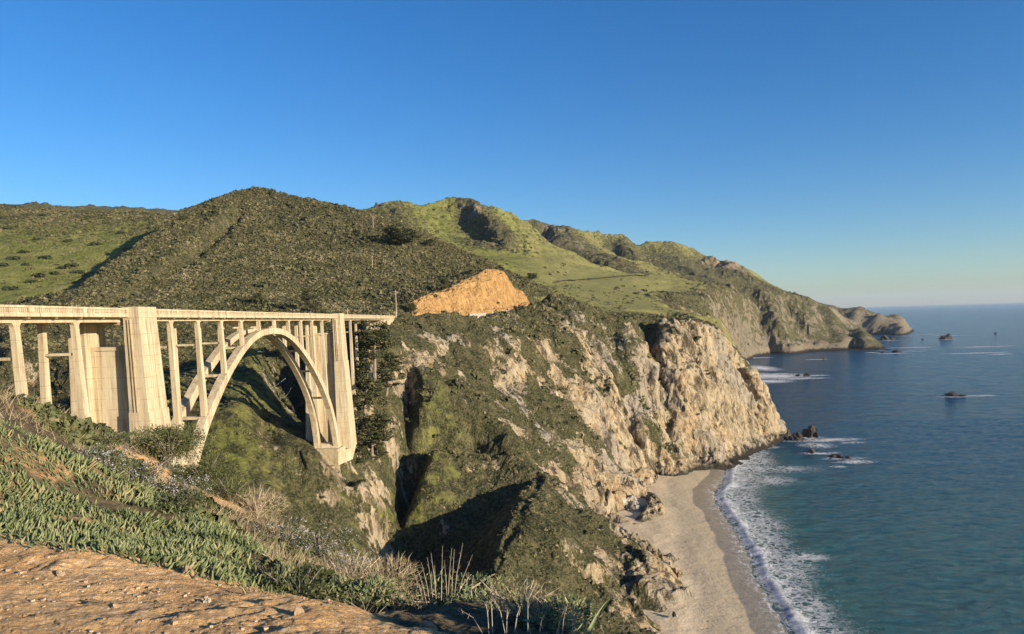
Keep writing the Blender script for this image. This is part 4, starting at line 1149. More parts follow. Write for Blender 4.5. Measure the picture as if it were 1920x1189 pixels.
# separate round bushes on the bright left hill
def bush_mesh(name, seed, n=260, leaf=.12):
    r_ = np.random.default_rng(seed); V, Fc = [], []
    lobes = [(r_.uniform(-.5, .5), r_.uniform(-.5, .5), r_.uniform(.1, .35), r_.uniform(.4, .6)) for _ in range(6)]
    for i in range(n):
        L_ = lobes[r_.integers(6)]; d = r_.normal(size=3); d[2] = abs(d[2]); d /= np.linalg.norm(d)
        c = np.array(L_[:3]) + d * L_[3] * r_.uniform(.7, 1.05); u = np.cross(d, r_.normal(size=3)); u /= np.linalg.norm(u); v = np.cross(d, u) + d * r_.normal() * .5
        s = leaf * r_.uniform(.6, 1.3); b = len(V)
        V += [c - u * s, c - v * s * .8, c + u * s, c + v * s * .8]; Fc.append((b, b + 1, b + 2, b + 3))
    me = quads(name, np.array(V), np.array(Fc), dict(tint=np.repeat(r_.random(n) * .6 + .2, 4)), smooth_sh=False)
    return me
BM = [bush_mesh('bush', 700 + i) for i in range(4)]
for m_ in BM: m_.materials.append(mat_leaf('dark bush leaves', [(.3, (.020, .028, .012)), (.6, (.045, .052, .022)), (.8, (.09, .09, .04))], .4) if m_ is BM[0] else BM[0].materials[0])
LB = [(75, 520, 26), (58, 563, 20), (100, 515, 20), (135, 500, 22), (117, 504, 18), (30, 487, 24), (85, 486, 24), (180, 460, 20), (45, 475, 18), (150, 514, 22), (20, 545, 30), (60, 530, 20), (95, 560, 18), (5, 500, 24), (130, 455, 18), (70, 450, 16), (80, 405, 14), (230, 438, 16), (20, 430, 18), (48, 497, 16)]
for i, (px, py, w) in enumerate(LB):
    # walk the sight line until it meets the ground
    r_ = ray(px, py); tt_ = np.linspace(380, 720, 300); X, Y = r_[0] / r_[1] * tt_, tt_; Zr = EZ + r_[2] / r_[1] * tt_
    G_ = hz(X, Y); k = np.argmax(G_ > Zr); Yk = tt_[k] if (G_ > Zr).any() else 560
    s = w * Yk / F / 1.7
    o = link('hillside_bush', BM[i % 4]); o.location = (r_[0] / r_[1] * Yk, Yk, float(hz(r_[0] / r_[1] * Yk, Yk)[0]) - s * .1); o.scale = (s, s, s * .75); o.rotation_euler = (0, 0, i * 1.7)
    tag(o, 'rounded dark bush scattered on the bright green hillside behind the near end of the bridge', 'bush', 'bushes on the bright green hill')
# tiny shrubs on the pasture
for i, (px, py) in enumerate(((1008, 549), (1012, 550), (1114, 559), (1142, 559), (1141, 569), (1186, 566), (1199, 561), (1020, 532), (1085, 541), (1160, 546), (1232, 566), (1190, 538), (1105, 566), (1054, 561))):
    r_ = ray(px, py); tt_ = np.linspace(440, 1000, 500); G_ = hz(r_[0] / r_[1] * tt_, tt_); Zr = EZ + r_[2] / r_[1] * tt_
    k = np.argmax(G_ > Zr); Yk = tt_[k] if (G_ > Zr).any() else 600
    o = link('pasture_shrub', BM[i % 4]); o.location = (r_[0] / r_[1] * Yk, Yk, float(hz(r_[0] / r_[1] * Yk, Yk)[0])); s = (1.0 + .4 * (i % 3)); o.scale = (s, s, s * .8)
    tag(o, 'tiny dark shrub dotting the open green pasture beyond the road', 'shrub', 'shrubs dotting the green pasture')

# ---- wind-shaped cypresses
def cypress(base, h, spread, seed, label, lean=(0, 0), dens=1.0, flat=.35, group=None, name='cypress_tree'):
    r_ = np.random.default_rng(seed); root = empty(name, base); tag(root, label, 'tree', group)
    mb = MB(); top = Vector((lean[0], lean[1], h * .9)); trunk = [Vector((0, 0, -1.5)), top * .35 + Vector((r_.normal() * .2, 0, 0)), top * .7, top]
    mb.tube([tuple(p) for p in trunk], [h * .035, h * .026, h * .015, h * .005], 7); mb.build('trunk', M_BARK, root)
    tuft, lim = [], MB()
    nl = int(20 * dens)
    for i in range(nl):
        t = r_.uniform(.12, 1.0); p0 = top * t; a = r_.uniform(0, 2 * PI); L_ = spread * (1.05 - .65 * t) * r_.uniform(.55, 1.1)
        d = Vector((math.cos(a), math.sin(a), r_.uniform(.05, .35))); p1 = p0 + d * L_ * .55; p2 = p0 + d * L_ + Vector((0, 0, L_ * .08))
        lim.tube([tuple(p0), tuple(p1), tuple(p2)], [h * .010, h * .006, h * .002], 5)
        for q in range(9):
            c = p0.lerp(p2, r_.uniform(.3, 1.08)) + Vector((r_.normal(), r_.normal(), r_.normal() * .4)) * spread * .12
            tuft.append((c, spread * r_.uniform(.12, .24)))
    lim.build('limbs', M_BARK, root)
    V, Fc, T_ = [], [], []
    for c, s in tuft:
        tn = r_.random() * .8
        for j in range(26):
            d = r_.normal(size=3); d /= np.linalg.norm(d); p = np.array(c) + d * s * np.array([1, 1, flat]) * r_.uniform(.4, 1)
            u = r_.normal(size=3); u[2] *= .4; u /= np.linalg.norm(u); v = np.cross(u, r_.normal(size=3)); v /= np.linalg.norm(v); q = s * .24 * r_.uniform(.6, 1.3); b = len(V)
            V += [p - u * q, p - v * q * .5, p + u * q, p + v * q * .5]; Fc.append((b, b + 1, b + 2, b + 3)); T_ += [tn] * 4
    link('crown', quads('crown', np.array(V), np.array(Fc), dict(tint=np.array(T_)), False), M_CYP, root)
    return root
GC = 'cypresses crowding the canyon wall beside the far pier'
cypress(P(702, 722, 250), 22, 9.5, 1, 'tall dark cypress directly right of the far pier, topmost of the canyon-side group', (1, 0), 1.5, group=GC)
cypress(P(682, 790, 240), 17, 8.5, 2, 'dark cypress spreading halfway down beside the far pier', (2, 0), 1.3, group=GC)
cypress(P(724, 735, 256), 14, 7.5, 3, 'broad cypress leaning out at the right side of the canyon-side group', (2, -1), 1.2, group=GC)
cypress(P(698, 862, 232), 15, 9.0, 4, 'lower cypress with dark layered boughs near the foot of the far pier', (1, -1), 1.3, group=GC)
cypress(P(672, 872, 226), 6, 4.5, 5, 'small cypress clinging to the rock beside the pier foundation', (1, 0), .9, group=GC)
cypress(P(708, 865, 234), 6, 4.0, 6, 'small green cypress on the pale rock ledge right of the pier foundation', (0, 0), .9, group=GC)
cypress(P(660, 800, 232), 9, 4.5, 14, 'narrow cypress pressed against the side of the far pier', (0, 0), .9, group=GC)
def ontoground(px, py, y0, y1):
    r_ = ray(px, py); tt_ = np.linspace(y0, y1, 400); G_ = hz(r_[0] / r_[1] * tt_, tt_); Zr = EZ + r_[2] / r_[1] * tt_
    k = np.argmax(G_ > Zr); Yk = tt_[k] if (G_ > Zr).any() else (y0 + y1) / 2
    return (r_[0] / r_[1] * Yk, Yk, float(hz(r_[0] / r_[1] * Yk, Yk)[0]))
cypress(ontoground(757, 462, 430, 640), 12, 15, 7, 'wide wind-swept dark tree alone on the hillside below the skyline outcrop', (-4, 0), 1.6, .22, name='windswept_tree')
cypress(ontoground(583, 588, 325, 420), 11, 5.5, 8, 'dense dark tree just behind the middle of the bridge rail', (0, 0), 1.4, .7, name='dark_tree')
cypress(ontoground(484, 571, 325, 480), 5, 4.5, 9, 'small round dark tree on the slope above the arch crown', (0, 0), 1.0, .7, name='dark_tree')
cypress(ontoground(833, 548, 370, 480), 7, 4.0, 10, 'dark tree growing on the crest of the orange bluff', (0, 0), 1.1, .7, name='dark_tree')
cypress(ontoground(996, 525, 450, 640), 9, 6, 11, 'dark round tree where the brushy hill meets the green pasture', (0, 0), 1.1, .7, name='dark_tree')
cypress(ontoground(773, 592, 322, 365), 6, 4.0, 12, 'dark shrubby tree in the notch left of the orange bluff', (0, 0), 1.0, .7, name='dark_tree')
cypress(ontoground(806, 462, 480, 640), 5, 5.0, 13, 'low dark tree down-slope right of the wide wind-swept tree', (0, 0), .9, .5, name='dark_tree')

# cart track crossing the pasture
tp = [ontoground(px, py, 450, 1100) for px, py in ((1040, 531), (1075, 527), (1110, 524), (1150, 520), (1185, 517), (1215, 516))]
TS = spline(tp, 70); TS[:, 2] = hz(TS[:, 0], TS[:, 1])
track = strip_mesh('dirt_track', TS, 6.5, .9, simple('track earth', (.17, .12, .07), .95, .3, .5)); tag(track, kind='structure')

# ================================================================== FOREGROUND BLUFF
LINES, LOOSE = [], []
DT = (0, 0, 1)                                       # here the channels are: dry, green, bare soil
ln(PL((-400, 1189, 3.9), (0, 1189, 3.9), (300, 1189, 3.9), (500, 1189, 3.75), (600, 1189, 3.65), (665, 1189, 3.5)), DT)
ln(PL((-300, 1090, 4.8), (0, 1100, 4.7), (300, 1120, 4.5), (500, 1118, 4.55), (560, 1120, 4.5), (620, 1146, 4.15), (660, 1172, 3.75)), DT)
ln(PL((-300, 990, 6.1), (0, 1008, 5.9), (100, 1022, 5.7), (200, 1032, 5.6), (300, 1056, 5.3), (400, 1081, 5.1), (470, 1098, 4.95), (530, 1106, 4.85), (600, 1122, 4.55)), DT)
ln(PL((-300, 720, 8.6), (0, 785, 8.6), (100, 838, 8.8), (200, 888, 8.8), (300, 935, 8.7), (400, 990, 8.2), (470, 1035, 7.3), (540, 1085, 6.4)), (.3, .7, 0))
ln(PL((-300, 690, 12), (0, 742, 13), (60, 757, 14), (130, 778, 15), (200, 806, 17), (240, 836, 19), (300, 866, 20), (370, 888, 20), (430, 930, 18), (500, 975, 17), (560, 1000, 16), (650, 1052, 14), (720, 1095, 12), (775, 1140, 9.5)), (1, .1, 0))
ln(PL((60, 850, 10.5), (200, 880, 12), (300, 915, 13), (400, 965, 13), (500, 1035, 11), (600, 1082, 10), (700, 1125, 9)), (.6, .4, 0))
pts_(PL((600, 1150, 5.6), (690, 1165, 6), (740, 1160, 7)), (.6, .3, .2))
ln(PL((700, 1185, 4.1), (760, 1165, 4.8), (850, 1150, 5.1), (940, 1150, 4.9), (1020, 1165, 4.6), (1100, 1185, 4.3)), (.9, .2, .32))  # dark humus litter, its colour also deepens the shade at bottom centre
ln(PL((215, 846, 17.2), (250, 858, 17.6), (285, 876, 18)), DT)
ln(PL((228, 862, 16.4), (262, 876, 16.6), (290, 886, 17)), DT)
ln(PL((322, 903, 16.6), (362, 910, 17), (398, 918, 17)), DT)
ln(PL((335, 915, 15.6), (372, 922, 15.8), (400, 930, 16)), DT)
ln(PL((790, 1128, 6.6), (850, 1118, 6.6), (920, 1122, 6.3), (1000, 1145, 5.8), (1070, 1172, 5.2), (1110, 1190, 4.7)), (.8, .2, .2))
pts_([W(.9, 4.3, 79.6), W(1.6, 4.0, 78.6), W(3, 3.8, 76.5), W(3.6, 1.5, 79.3), W(5, .6, 78.8), W(7, 4, 69), W(.7, 2.5, 80.1), W(1.4, 1.5, 80.0), W(0, 0, 80.35), W(-2, 0, 80.4), W(-8, 0, 80.6), W(-12, 2, 81), W(2, -2, 80.2), W(5, -2, 79), W(-40, 0, 84), W(-40, 8, 83), W(12, -2, 70), W(12, 20, 58)])
pts_([(p[0] + .8, p[1] + 3, p[2] - 3.2) for p in PL((0, 742, 13), (130, 778, 15), (240, 836, 19), (370, 900, 20), (500, 975, 17), (650, 1052, 14), (775, 1140, 9.5))])
pts_([(p[0] + .5, p[1] + 2, p[2] - 3.0) for p in PL((850, 1118, 6.6), (1000, 1145, 5.8), (1110, 1190, 4.7))])
pts_([W(-40, 20, 82), W(-22, 34, 66), W(-40, 42, 66), W(-10, 34, 58), W(0, 30, 48), W(12, 42, 30), W(-12, 42, 50), W(-28, 28, 78), W(4, 14, 66)])
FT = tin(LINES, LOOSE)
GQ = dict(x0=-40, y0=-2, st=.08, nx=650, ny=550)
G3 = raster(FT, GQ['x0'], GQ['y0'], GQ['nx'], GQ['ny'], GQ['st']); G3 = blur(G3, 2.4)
def fg(x, y):
    b = samp(G3, GQ, x, y); z = b[..., 0].astype(float); dry, grn, soil = b[..., 1], b[..., 2], b[..., 3]
    s_ = smooth(.45, .75, soil)
    z = z + (1 - s_) * (.16 * fbm(x / 1.3, y / 1.3, 4, .55, seed=7) + .05 * fbm(x / .25, y / .25, 3, .6, seed=9))
    # packed dirt: shallow layered steps and crumbly patches
    lay = fbm(x / 1.6 + .3 * y, y / .42, 4, .55, seed=15)
    st = np.floor(lay * 5) / 5 * .6 + lay * .4
    z = z + s_ * (.055 * st + .018 * fbm(x / .16, y / .12, 4, .62, seed=17) + .05 * fbm(x / .7, y / .5, 3, .5, seed=19, ridged=True) * smooth(-.1, .3, perlin(x / 1.1, y / .8, 23)))
    return z, dry, grn, soil
FU = np.linspace(-1.05, .62, 760 if FAST else 1100)
FY = np.concatenate([np.arange(1.0, 3.3, .08), np.arange(3.3, 6.6, .011), np.arange(6.6, 11, .03), np.arange(11, 24, .08), np.arange(24, 40, .4)])
yy, uu = np.meshgrid(FY, FU, indexing='ij'); xx = yy * uu
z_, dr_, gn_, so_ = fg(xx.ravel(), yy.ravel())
def mat_bluff():
    mt, nt, b = nodes_of('bluff ground'); g = NG(nt)
    soil, dry = g.attr('soil'), g.attr('dry')
    n, n2 = g.noise(1.4, 7, .65), g.noise(9, 6, .7)
    sc = g.ramp(g.math('ADD', g.math('MULTIPLY', n, .6), g.math('MULTIPLY', n2, .4)), [(.32, (.42, .235, .10)), (.46, (.62, .37, .155)), (.56, (.71, .45, .20)), (.7, (.78, .54, .29))])
    sc = g.mix(g.math('MULTIPLY', g.sstep(g.noise(26, 4, .7), .54, .64), .75), sc, (.78, .64, .45))
    sc = g.mix(g.math('MULTIPLY', g.sstep(g.noise(17, 5, .75, vec=g.scale(g.pos, (.5, 1.3, 1))), .44, .36), .7), sc, (.20, .115, .055))
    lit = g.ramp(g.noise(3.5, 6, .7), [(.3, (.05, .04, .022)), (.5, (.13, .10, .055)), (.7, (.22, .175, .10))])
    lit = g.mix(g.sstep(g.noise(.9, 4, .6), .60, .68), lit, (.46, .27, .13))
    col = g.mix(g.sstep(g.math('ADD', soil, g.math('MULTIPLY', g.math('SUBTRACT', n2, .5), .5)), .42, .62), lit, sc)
    nt.links.new(col, b.inputs['Base Color']); b.inputs['Roughness'].default_value = .95; b.inputs['Specular IOR Level'].default_value = .1
    vh = g.noise(14, 8, .72, vec=g.scale(g.pos, (.6, 1.5, 1)))
    nt.links.new(g.bump(g.math('ADD', vh, g.math('MULTIPLY', g.noise(50, 4, .7), .45)), 1.0, .038), b.inputs['Normal'])
    return mt
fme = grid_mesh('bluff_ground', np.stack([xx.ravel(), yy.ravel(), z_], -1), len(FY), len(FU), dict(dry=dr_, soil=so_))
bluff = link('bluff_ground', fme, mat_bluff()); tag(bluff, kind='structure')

def inpoly(px, py, poly):
    c = np.zeros(px.shape, bool); n = len(poly)
    for i in range(n):
        (x1, y1), (x2, y2) = poly[i], poly[i - 1]
        m_ = ((y1 > py) != (y2 > py)) & (px < (x2 - x1) * (py - y1) / (y2 - y1 + 1e-9) + x1); c ^= m_
    return c
def pixv(x, y, z):
    d = np.stack([x, y, z - EZ], -1); zz = d @ FWD
    return CX + F * (d @ RT) / zz, CY - F * (d @ UP) / zz
def patch(poly, dens, y0, y1, x0, x1, seed):
    """points spread evenly over the ground inside an outline given by sight lines"""
    r_ = np.random.default_rng(seed); n = int(dens * (y1 - y0) * (x1 - x0))
    x, y = r_.uniform(x0, x1, n), r_.uniform(y0, y1, n); z = fg(x, y)[0]
    px, py = pixv(x, y, z); j = r_.normal(size=(2, n)) * 7
    k = inpoly(px + j[0], py + j[1], poly)
    return np.stack([x[k], y[k], z[k]], -1)
def scatter_dir(name, protos, pos, dirs, scl, tint, mat, smooth_sh=True, parent=None):
    dirs = dirs / np.linalg.norm(dirs, axis=1, keepdims=True); n = len(pos)
    ra = rng.normal(size=(n, 3)); u = np.cross(dirs, ra); u /= np.linalg.norm(u, axis=1, keepdims=True); v = np.cross(dirs, u)
    pick = rng.integers(0, len(protos), n); Vs, Qs, Ts = [], [], []; base = 0
    for k, (V, Q) in enumerate(protos):
        m_ = pick == k; c = m_.sum()
        if not c: continue
        A = (V[None, :, 0, None] * u[m_][:, None] + V[None, :, 1, None] * v[m_][:, None] + V[None, :, 2, None] * dirs[m_][:, None]) * scl[m_][:, None, None] + pos[m_][:, None]
        Vs.append(A.reshape(-1, 3)); nv = len(V)
        Qs.append((Q[None] + (np.arange(c) * nv)[:, None, None]).reshape(-1, Q.shape[1]) + base); Ts.append(np.repeat(tint[m_], nv)); base += c * nv
    me = quads(name, np.concatenate(Vs), np.concatenate(Qs), dict(tint=np.concatenate(Ts)), smooth_sh=smooth_sh)
    return link(name, me, mat, parent)
def finger(seed, segs=4, r0=.075, bend=.18):
    """succulent finger leaf of length 1: three-sided, curved, tapering"""
    r_ = np.random.default_rng(seed); V, Q = [], []
    prof = [.75, 1.0, 1.0, .8, .15] if segs == 4 else [.8, 1, .5]
    for i, w in enumerate(prof):
        t = i / (len(prof) - 1); c = np.array([bend * t * t, 0, t])
        for k in range(3):
            a = 2 * PI * k / 3; V.append(c + np.array([math.cos(a), math.sin(a), 0]) * r0 * w)
    for i in range(len(prof) - 1):
        for k in range(3): Q.append((3 * i + k, 3 * i + (k + 1) % 3, 3 * i + 3 + (k + 1) % 3, 3 * i + 3 + k))
    return np.array(V), np.array(Q)
def blade(seed, w=.012, bend=.35, segs=4):
    V, Q = [], []
    for i in range(segs + 1):
        t = i / segs; ww = w * (1 - t * .85)
        V += [np.array([bend * t * t, -ww, t * (1 - .15 * t)]), np.array([bend * t * t, ww, t * (1 - .15 * t)])]
    for i in range(segs): Q.append((2 * i, 2 * i + 1, 2 * i + 3, 2 * i + 2))
    return np.array(V), np.array(Q)
M_ICE = mat_leaf('succulent leaf', [(.2, (.035, .055, .025)), (.38, (.095, .125, .050)), (.55, (.165, .195, .080)), (.74, (.28, .29, .13)), (.9, (.36, .20, .10))], 2.0, .45)
M_STRAW = mat_leaf('dry grass', [(.2, (.13, .10, .05)), (.45, (.27, .21, .12)), (.65, (.38, .31, .19)), (.9, (.50, .43, .29))], 2.0, .8)
M_GREENB = mat_leaf('bush leaves', [(.2, (.030, .038, .015)), (.45, (.07, .085, .028)), (.65, (.12, .125, .045)), (.9, (.20, .17, .085))], 1.5, .6)
M_TWIG = simple('dry twig', (.42, .34, .24), .85, .3, 9)
M_FLOW = mat_leaf('pale blossoms', [(.2, (.26, .26, .30)), (.6, (.42, .42, .46)), (.9, (.58, .58, .60))], 3.0, .8)

ICE = [(-80, 760), (0, 785), (60, 810), (150, 860), (240, 905), (330, 940), (420, 985), (480, 1030), (530, 1075), (535, 1110), (490, 1104), (450, 1098), (400, 1085), (300, 1058), (200, 1034), (100, 1026), (60, 1018), (0, 1008), (-80, 1000)]
ip = patch(ICE, 1000, 4.7, 10, -8, -1.2, 1)
gap = perlin(ip[:, 0] / .5, ip[:, 1] / .5, 33)
ip = ip[gap > -.42]
n = len(ip); gk = perlin(ip[:, 0] / .7 + 3, ip[:, 1] / .7, 35); gk2 = perlin(ip[:, 0] / .5, ip[:, 1] / .5 + 9, 36); print('ice plant leaves', n)
dr3 = np.stack([rng.normal(.25, .34, n) + .9 * gk, rng.normal(-.10, .34, n) + .9 * gk2, rng.uniform(.6, 1.1, n)], -1)
o = scatter_dir('ice_plant', [finger(i, r0=.115, bend=b_) for i, b_ in enumerate((.1, .2, -.12, .28))], ip + [0, 0, -.02], dr3, rng.uniform(.045, .115, n) * (1 + .45 * gk), np.clip(rng.normal(.46, .2, n) + .35 * gk2 + .4 * (rng.random(n) > .93), 0, 1), M_ICE)
tag(o, 'thick carpet of upright finger-like succulent leaves along the edge of the dirt', 'ice plant', kind='stuff')
# dry grass and litter over the brow
DRY = [(-80, 715), (0, 740), (60, 755), (130, 776), (200, 804), (240, 832), (300, 872), (370, 895), (430, 930), (500, 968), (560, 990), (650, 1045), (720, 1090), (775, 1135), (740, 1165), (660, 1160), (600, 1135), (540, 1095), (480, 1035), (420, 985), (330, 940), (240, 905), (150, 860), (60, 812), (0, 790), (-80, 765)]
dp = patch(DRY, 190, 5, 22, -15, 0, 2); dp = dp[fg(dp[:, 0], dp[:, 1])[3] < .45]; n = len(dp); print('dry', n)
tp_ = perlin(dp[:, 0] / 1.6, dp[:, 1] / 1.6, 37)
dd = np.stack([rng.normal(.25, .5, n), rng.normal(0, .5, n), rng.uniform(.4, 1.1, n)], -1)
BL = [blade(0, .018, .3), blade(1, .013, .6), blade(2, .02, .1), blade(3, .015, -.4)]
sc_ = rng.uniform(.07, .24, n) * (1 + .03 * dp[:, 1])
o = scatter_dir('dry_grass', BL, dp, dd, sc_, np.clip(rng.normal(.42, .25, n) + .3 * tp_, 0, 1), M_STRAW)
tag(o, 'matted brown and straw-coloured dry grass over the brow of the bluff', 'dry grass', kind='stuff')
k = tp_ < -.12
o = scatter('ground_cover', CL, dp[k][::3] - [0, 0, .03], rng.uniform(.05, .16, len(dp[k][::3])) * (1 + .04 * dp[k][::3][:, 1]), rng.uniform(0, 6, len(dp[k][::3])), np.clip(rng.normal(.45, .25, len(dp[k][::3])), 0, 1), M_GREENB, zs=rng.uniform(.5, 1, len(dp[k][::3])))
tag(o, 'low dark green and brown herbs knitted through the dry grass of the brow', 'ground cover', kind='stuff')
# gravel on the packed dirt
gx, gy = rng.uniform(-4.2, -.4, 9000), rng.uniform(3.7, 5.9, 9000); gz = fg(gx, gy); px, py = pixv(gx, gy, gz[0])
k = (gz[3] > .75) & (perlin(gx / .6, gy / .5, 41) > rng.uniform(-.1, .9, 9000)); gs = .0025 + .014 * rng.random(k.sum()) ** 6
def pebble(seed):
    me = rock_mesh('pb', 2, 1.6, seed, 1); V = np.array([v.co[:] for v in me.vertices]); Q = np.array([[*p.vertices, p.vertices[2]] for p in me.polygons]); bpy.data.meshes.remove(me); return V, Q
def peb(seed):
    V = np.array([(x, y, z) for z in (-.6, .55) for x, y in ((-1, -.8), (1, -.7), (.9, .8), (-.8, .9))]) * np.random.default_rng(seed).uniform(.6, 1.1, (8, 3))
    return V, np.array([(0, 3, 2, 1), (4, 5, 6, 7), (0, 1, 5, 4), (1, 2, 6, 5), (2, 3, 7, 6), (3, 0, 4, 7)])
o = scatter('gravel', [peb(i) for i in range(5)], np.stack([gx[k], gy[k], gz[0][k] + gs * .3], -1), gs, rng.uniform(0, 6, k.sum()), rng.random(k.sum()), mat_leaf('gravel stone', [(.2, (.27, .17, .09)), (.5, (.42, .29, .16)), (.8, (.56, .42, .27))], 5, .9))
tag(o, 'loose tan gravel and clods strewn over the packed orange dirt', 'gravel', kind='stuff')
def stone(px, py, Y, w, h, label, mat=M_SOILR):
    p = P(px, py, Y); z = float(fg(np.array([p[0]]), np.array([p[1]]))[0][0])
    o = link('stone', rock_mesh('stone', w, h, int(px) + 3, 3), mat); o.location = (p[0], p[1], z + h * .1); tag(o, label, 'stone')
stone(388, 1118, 4.5, .05, .03, 'pale stone sitting on the dirt beneath the edge of the succulents', M_PALE)
stone(352, 1064, 5.2, .12, .07, 'crumbling earth clod at the point where dirt juts into the succulents')
stone(215, 1128, 4.3, .06, .03, 'small brown clod alone on the smooth left part of the dirt')
stone(560, 1165, 4.0, .07, .05, 'tan clod near the right end of the dirt shelf')
stone(115, 1070, 5.0, .07, .04, 'dark-shadowed clod near the left edge of the dirt')
o = link('driftwood_stick', rock_mesh('driftwood_stick', .16, .05, 77, 3, .35), M_SOILR)
p = P(800, 1174, 4.4); o.location = (p[0], p[1], float(fg(np.array([p[0]]), np.array([p[1]]))[0][0]) + .03); o.rotation_euler = (0, 0, .2); tag(o, 'sunlit broken piece of wood on the shaded dirt at the bottom', 'stick')

# individual shrubs of the bluff
def shrub(name, px, py, Y, w, h, label, cat, mat, leaf=.06, n=1500, seed=1, twigs=12, flowers=0, group=None, tint=.5, upright=.2, straw=False):
    p = P(px, py, Y); z = float(fg(np.array([p[0]]), np.array([p[1]]))[0][0]); root = empty(name, (p[0], p[1], z)); tag(root, label, cat, group)
    r_ = np.random.default_rng(seed)
    mb = MB(); ends = []
    for i in range(twigs):
        a = r_.uniform(0, 2 * PI); e = Vector((math.cos(a) * w / 2 * r_.uniform(.2, .9), math.sin(a) * w / 2 * r_.uniform(.2, .9), h * r_.uniform(.6, 1.05)))
        mid = e * .5 + Vector((0, 0, h * .12)); mb.tube([(0, 0, -.05), tuple(mid), tuple(e)], [.012 * w + .002, .008 * w + .001, .002], 4); ends.append(e)
    mb.build('branches', M_BARK if mat is M_GREENB else M_TWIG, root)
    lob = [(r_.uniform(-.3, .3) * w, r_.uniform(-.3, .3) * w, r_.uniform(.25, .6) * h, r_.uniform(.22, .34) * w) for _ in range(9)]
    c = np.zeros((n, 3)); d = r_.normal(size=(n, 3)); d /= np.linalg.norm(d, axis=1, keepdims=True)
    li = r_.integers(0, 9, n)
    for i in range(n):
        L_ = lob[li[i]]; c[i] = np.array(L_[:3]) + d[i] * np.array([L_[3], L_[3], h * .38]) * r_.uniform(.6, 1.05)
    c = c[c[:, 2] > -.1]; d = d[:len(c)]; n = len(c)
    dirs = d * .8 + [0, 0, upright] + r_.normal(size=(n, 3)) * .35
    pro = [blade(5, .16, .2, 2), blade(6, .22, .1, 2), blade(7, .12, -.2, 2)] if not straw else [blade(5, .03, .4, 3), blade(6, .04, .2, 3), blade(7, .025, -.3, 3)]
    f_ = scatter_dir('foliage', pro, c, dirs, leaf * r_.uniform(.6, 1.4, n), np.clip(r_.normal(tint, .22, n), 0, 1), mat, False, root)
    if flowers:
        k = r_.integers(0, n, flowers); k = k[c[k, 2] > h * .25]
        fc = np.repeat(c[k] + d[k] * .02 * w + [0, 0, .02], 5, 0) + r_.normal(size=(len(k) * 5, 3)) * leaf * .3
        scatter_dir('blossoms', [blade(8, .35, .1, 1), blade(9, .28, .3, 1)], fc, r_.normal(size=(len(fc), 3)) + [0, 0, .3], leaf * r_.uniform(.25, .55, len(fc)), r_.random(len(fc)), M_FLOW, False, root)
    return root
GFL = 'pale-flowered shrubs on the bluff'
shrub('flowering_shrub', 185, 872, 11.5, 1.5, .42, 'leftmost low shrub dusted with pale blue-grey flowers above the succulents', 'shrub', M_GREENB, .05, 1500, 21, 10, 230, GFL, .35)
shrub('flowering_shrub', 255, 893, 12.0, 1.5, .40, 'low pale-flowered shrub just below the upper orange earth scar', 'shrub', M_GREENB, .05, 1500, 22, 10, 260, GFL, .35)
shrub('flowering_shrub', 318, 922, 12.0, 1.3, .38, 'pale-flowered shrub between the round green bush and the succulents', 'shrub', M_GREENB, .05, 1300, 23, 10, 220, GFL, .35)
shrub('flowering_shrub', 530, 1010, 12.5, 1.4, .5, 'pale-flowered bush left of centre at the brow beside the dry brown bush', 'shrub', M_GREENB, .05, 1500, 24, 10, 240, GFL, .4)
shrub('flowering_shrub', 595, 1038, 12.0, 1.3, .5, 'white-dotted bush on the brow against the dark ravine below', 'shrub', M_GREENB, .05, 1500, 25, 10, 240, GFL, .4)
shrub('flowering_shrub', 655, 1072, 11.0, 1.1, .42, 'rightmost pale-flowered bush on the descending brow', 'shrub', M_GREENB, .05, 1200, 26, 10, 300, GFL, .45)
shrub('green_bush', 320, 892, 19.5, 2.0, 1.05, 'rounded olive-green bush below the nearer bridge pier between two orange scars', 'bush', M_GREENB, .062, 9500, 31, 14, 0, None, .45)
shrub('green_bush', 262, 850, 19.5, 1.0, .4, 'small dark green bush on the brow touching the foot of the bridge pier', 'bush', M_GREENB, .055, 4000, 32, 10, 0, None, .3)
shrub('green_bush', 190, 832, 14, 1.8, .22, 'flat moss-green mat shrub on the brown brow left of the bridge pier', 'bush', M_GREENB, .04, 2600, 39, 8, 0, None, .55)
shrub('green_bush', 380, 902, 19.0, 1.7, .85, 'small olive bush covering the near foot of the arch rib', 'bush', M_GREENB, .06, 8000, 51, 12, 0, None, .4)
shrub('dark_bush', 405, 905, 18, 1.2, .45, 'dark bush with a black hollow right of the lower orange scar', 'bush', M_GREENB, .045, 3000, 33, 12, 0, None, .15)
shrub('dark_bush', 432, 945, 16.5, 1.3, .55, 'dark brown bush in front of the pale dry bush on the brow', 'bush', M_GREENB, .045, 3200, 34, 14, 0, None, .25)
shrub('dry_bush', 480, 962, 16.8, 1.5, .65, 'pale tan dead-twigged bush standing on the brow against the green canyon wall', 'bush', M_STRAW, .14, 2200, 35, 26, 0, None, .62, .5, True)
shrub('dark_bush', 330, 965, 8.6, .8, .22, 'black-green low bush among the top of the succulents', 'bush', M_GREENB, .05, 1100, 36, 10, 0, None, .1)
shrub('dark_bush', 560, 1118, 5.7, .8, .26, 'shaded dark bush at the right end of the succulent carpet', 'bush', M_GREENB, .05, 1500, 37, 12, 0, None, .1)
shrub('straw_bush', 660, 1118, 8.6, 1.5, .34, 'large pale straw-coloured bush tumbling down the slope toward the dark ravine', 'bush', M_STRAW, .10, 3600, 38, 20, 0, None, .6, .5, True)
shrub('straw_bush', 720, 1140, 8.0, 1.0, .34, 'smaller straw-coloured bush at the lower right of the large pale one', 'bush', M_STRAW, .09, 2000, 40, 16, 0, None, .5, .5, True)
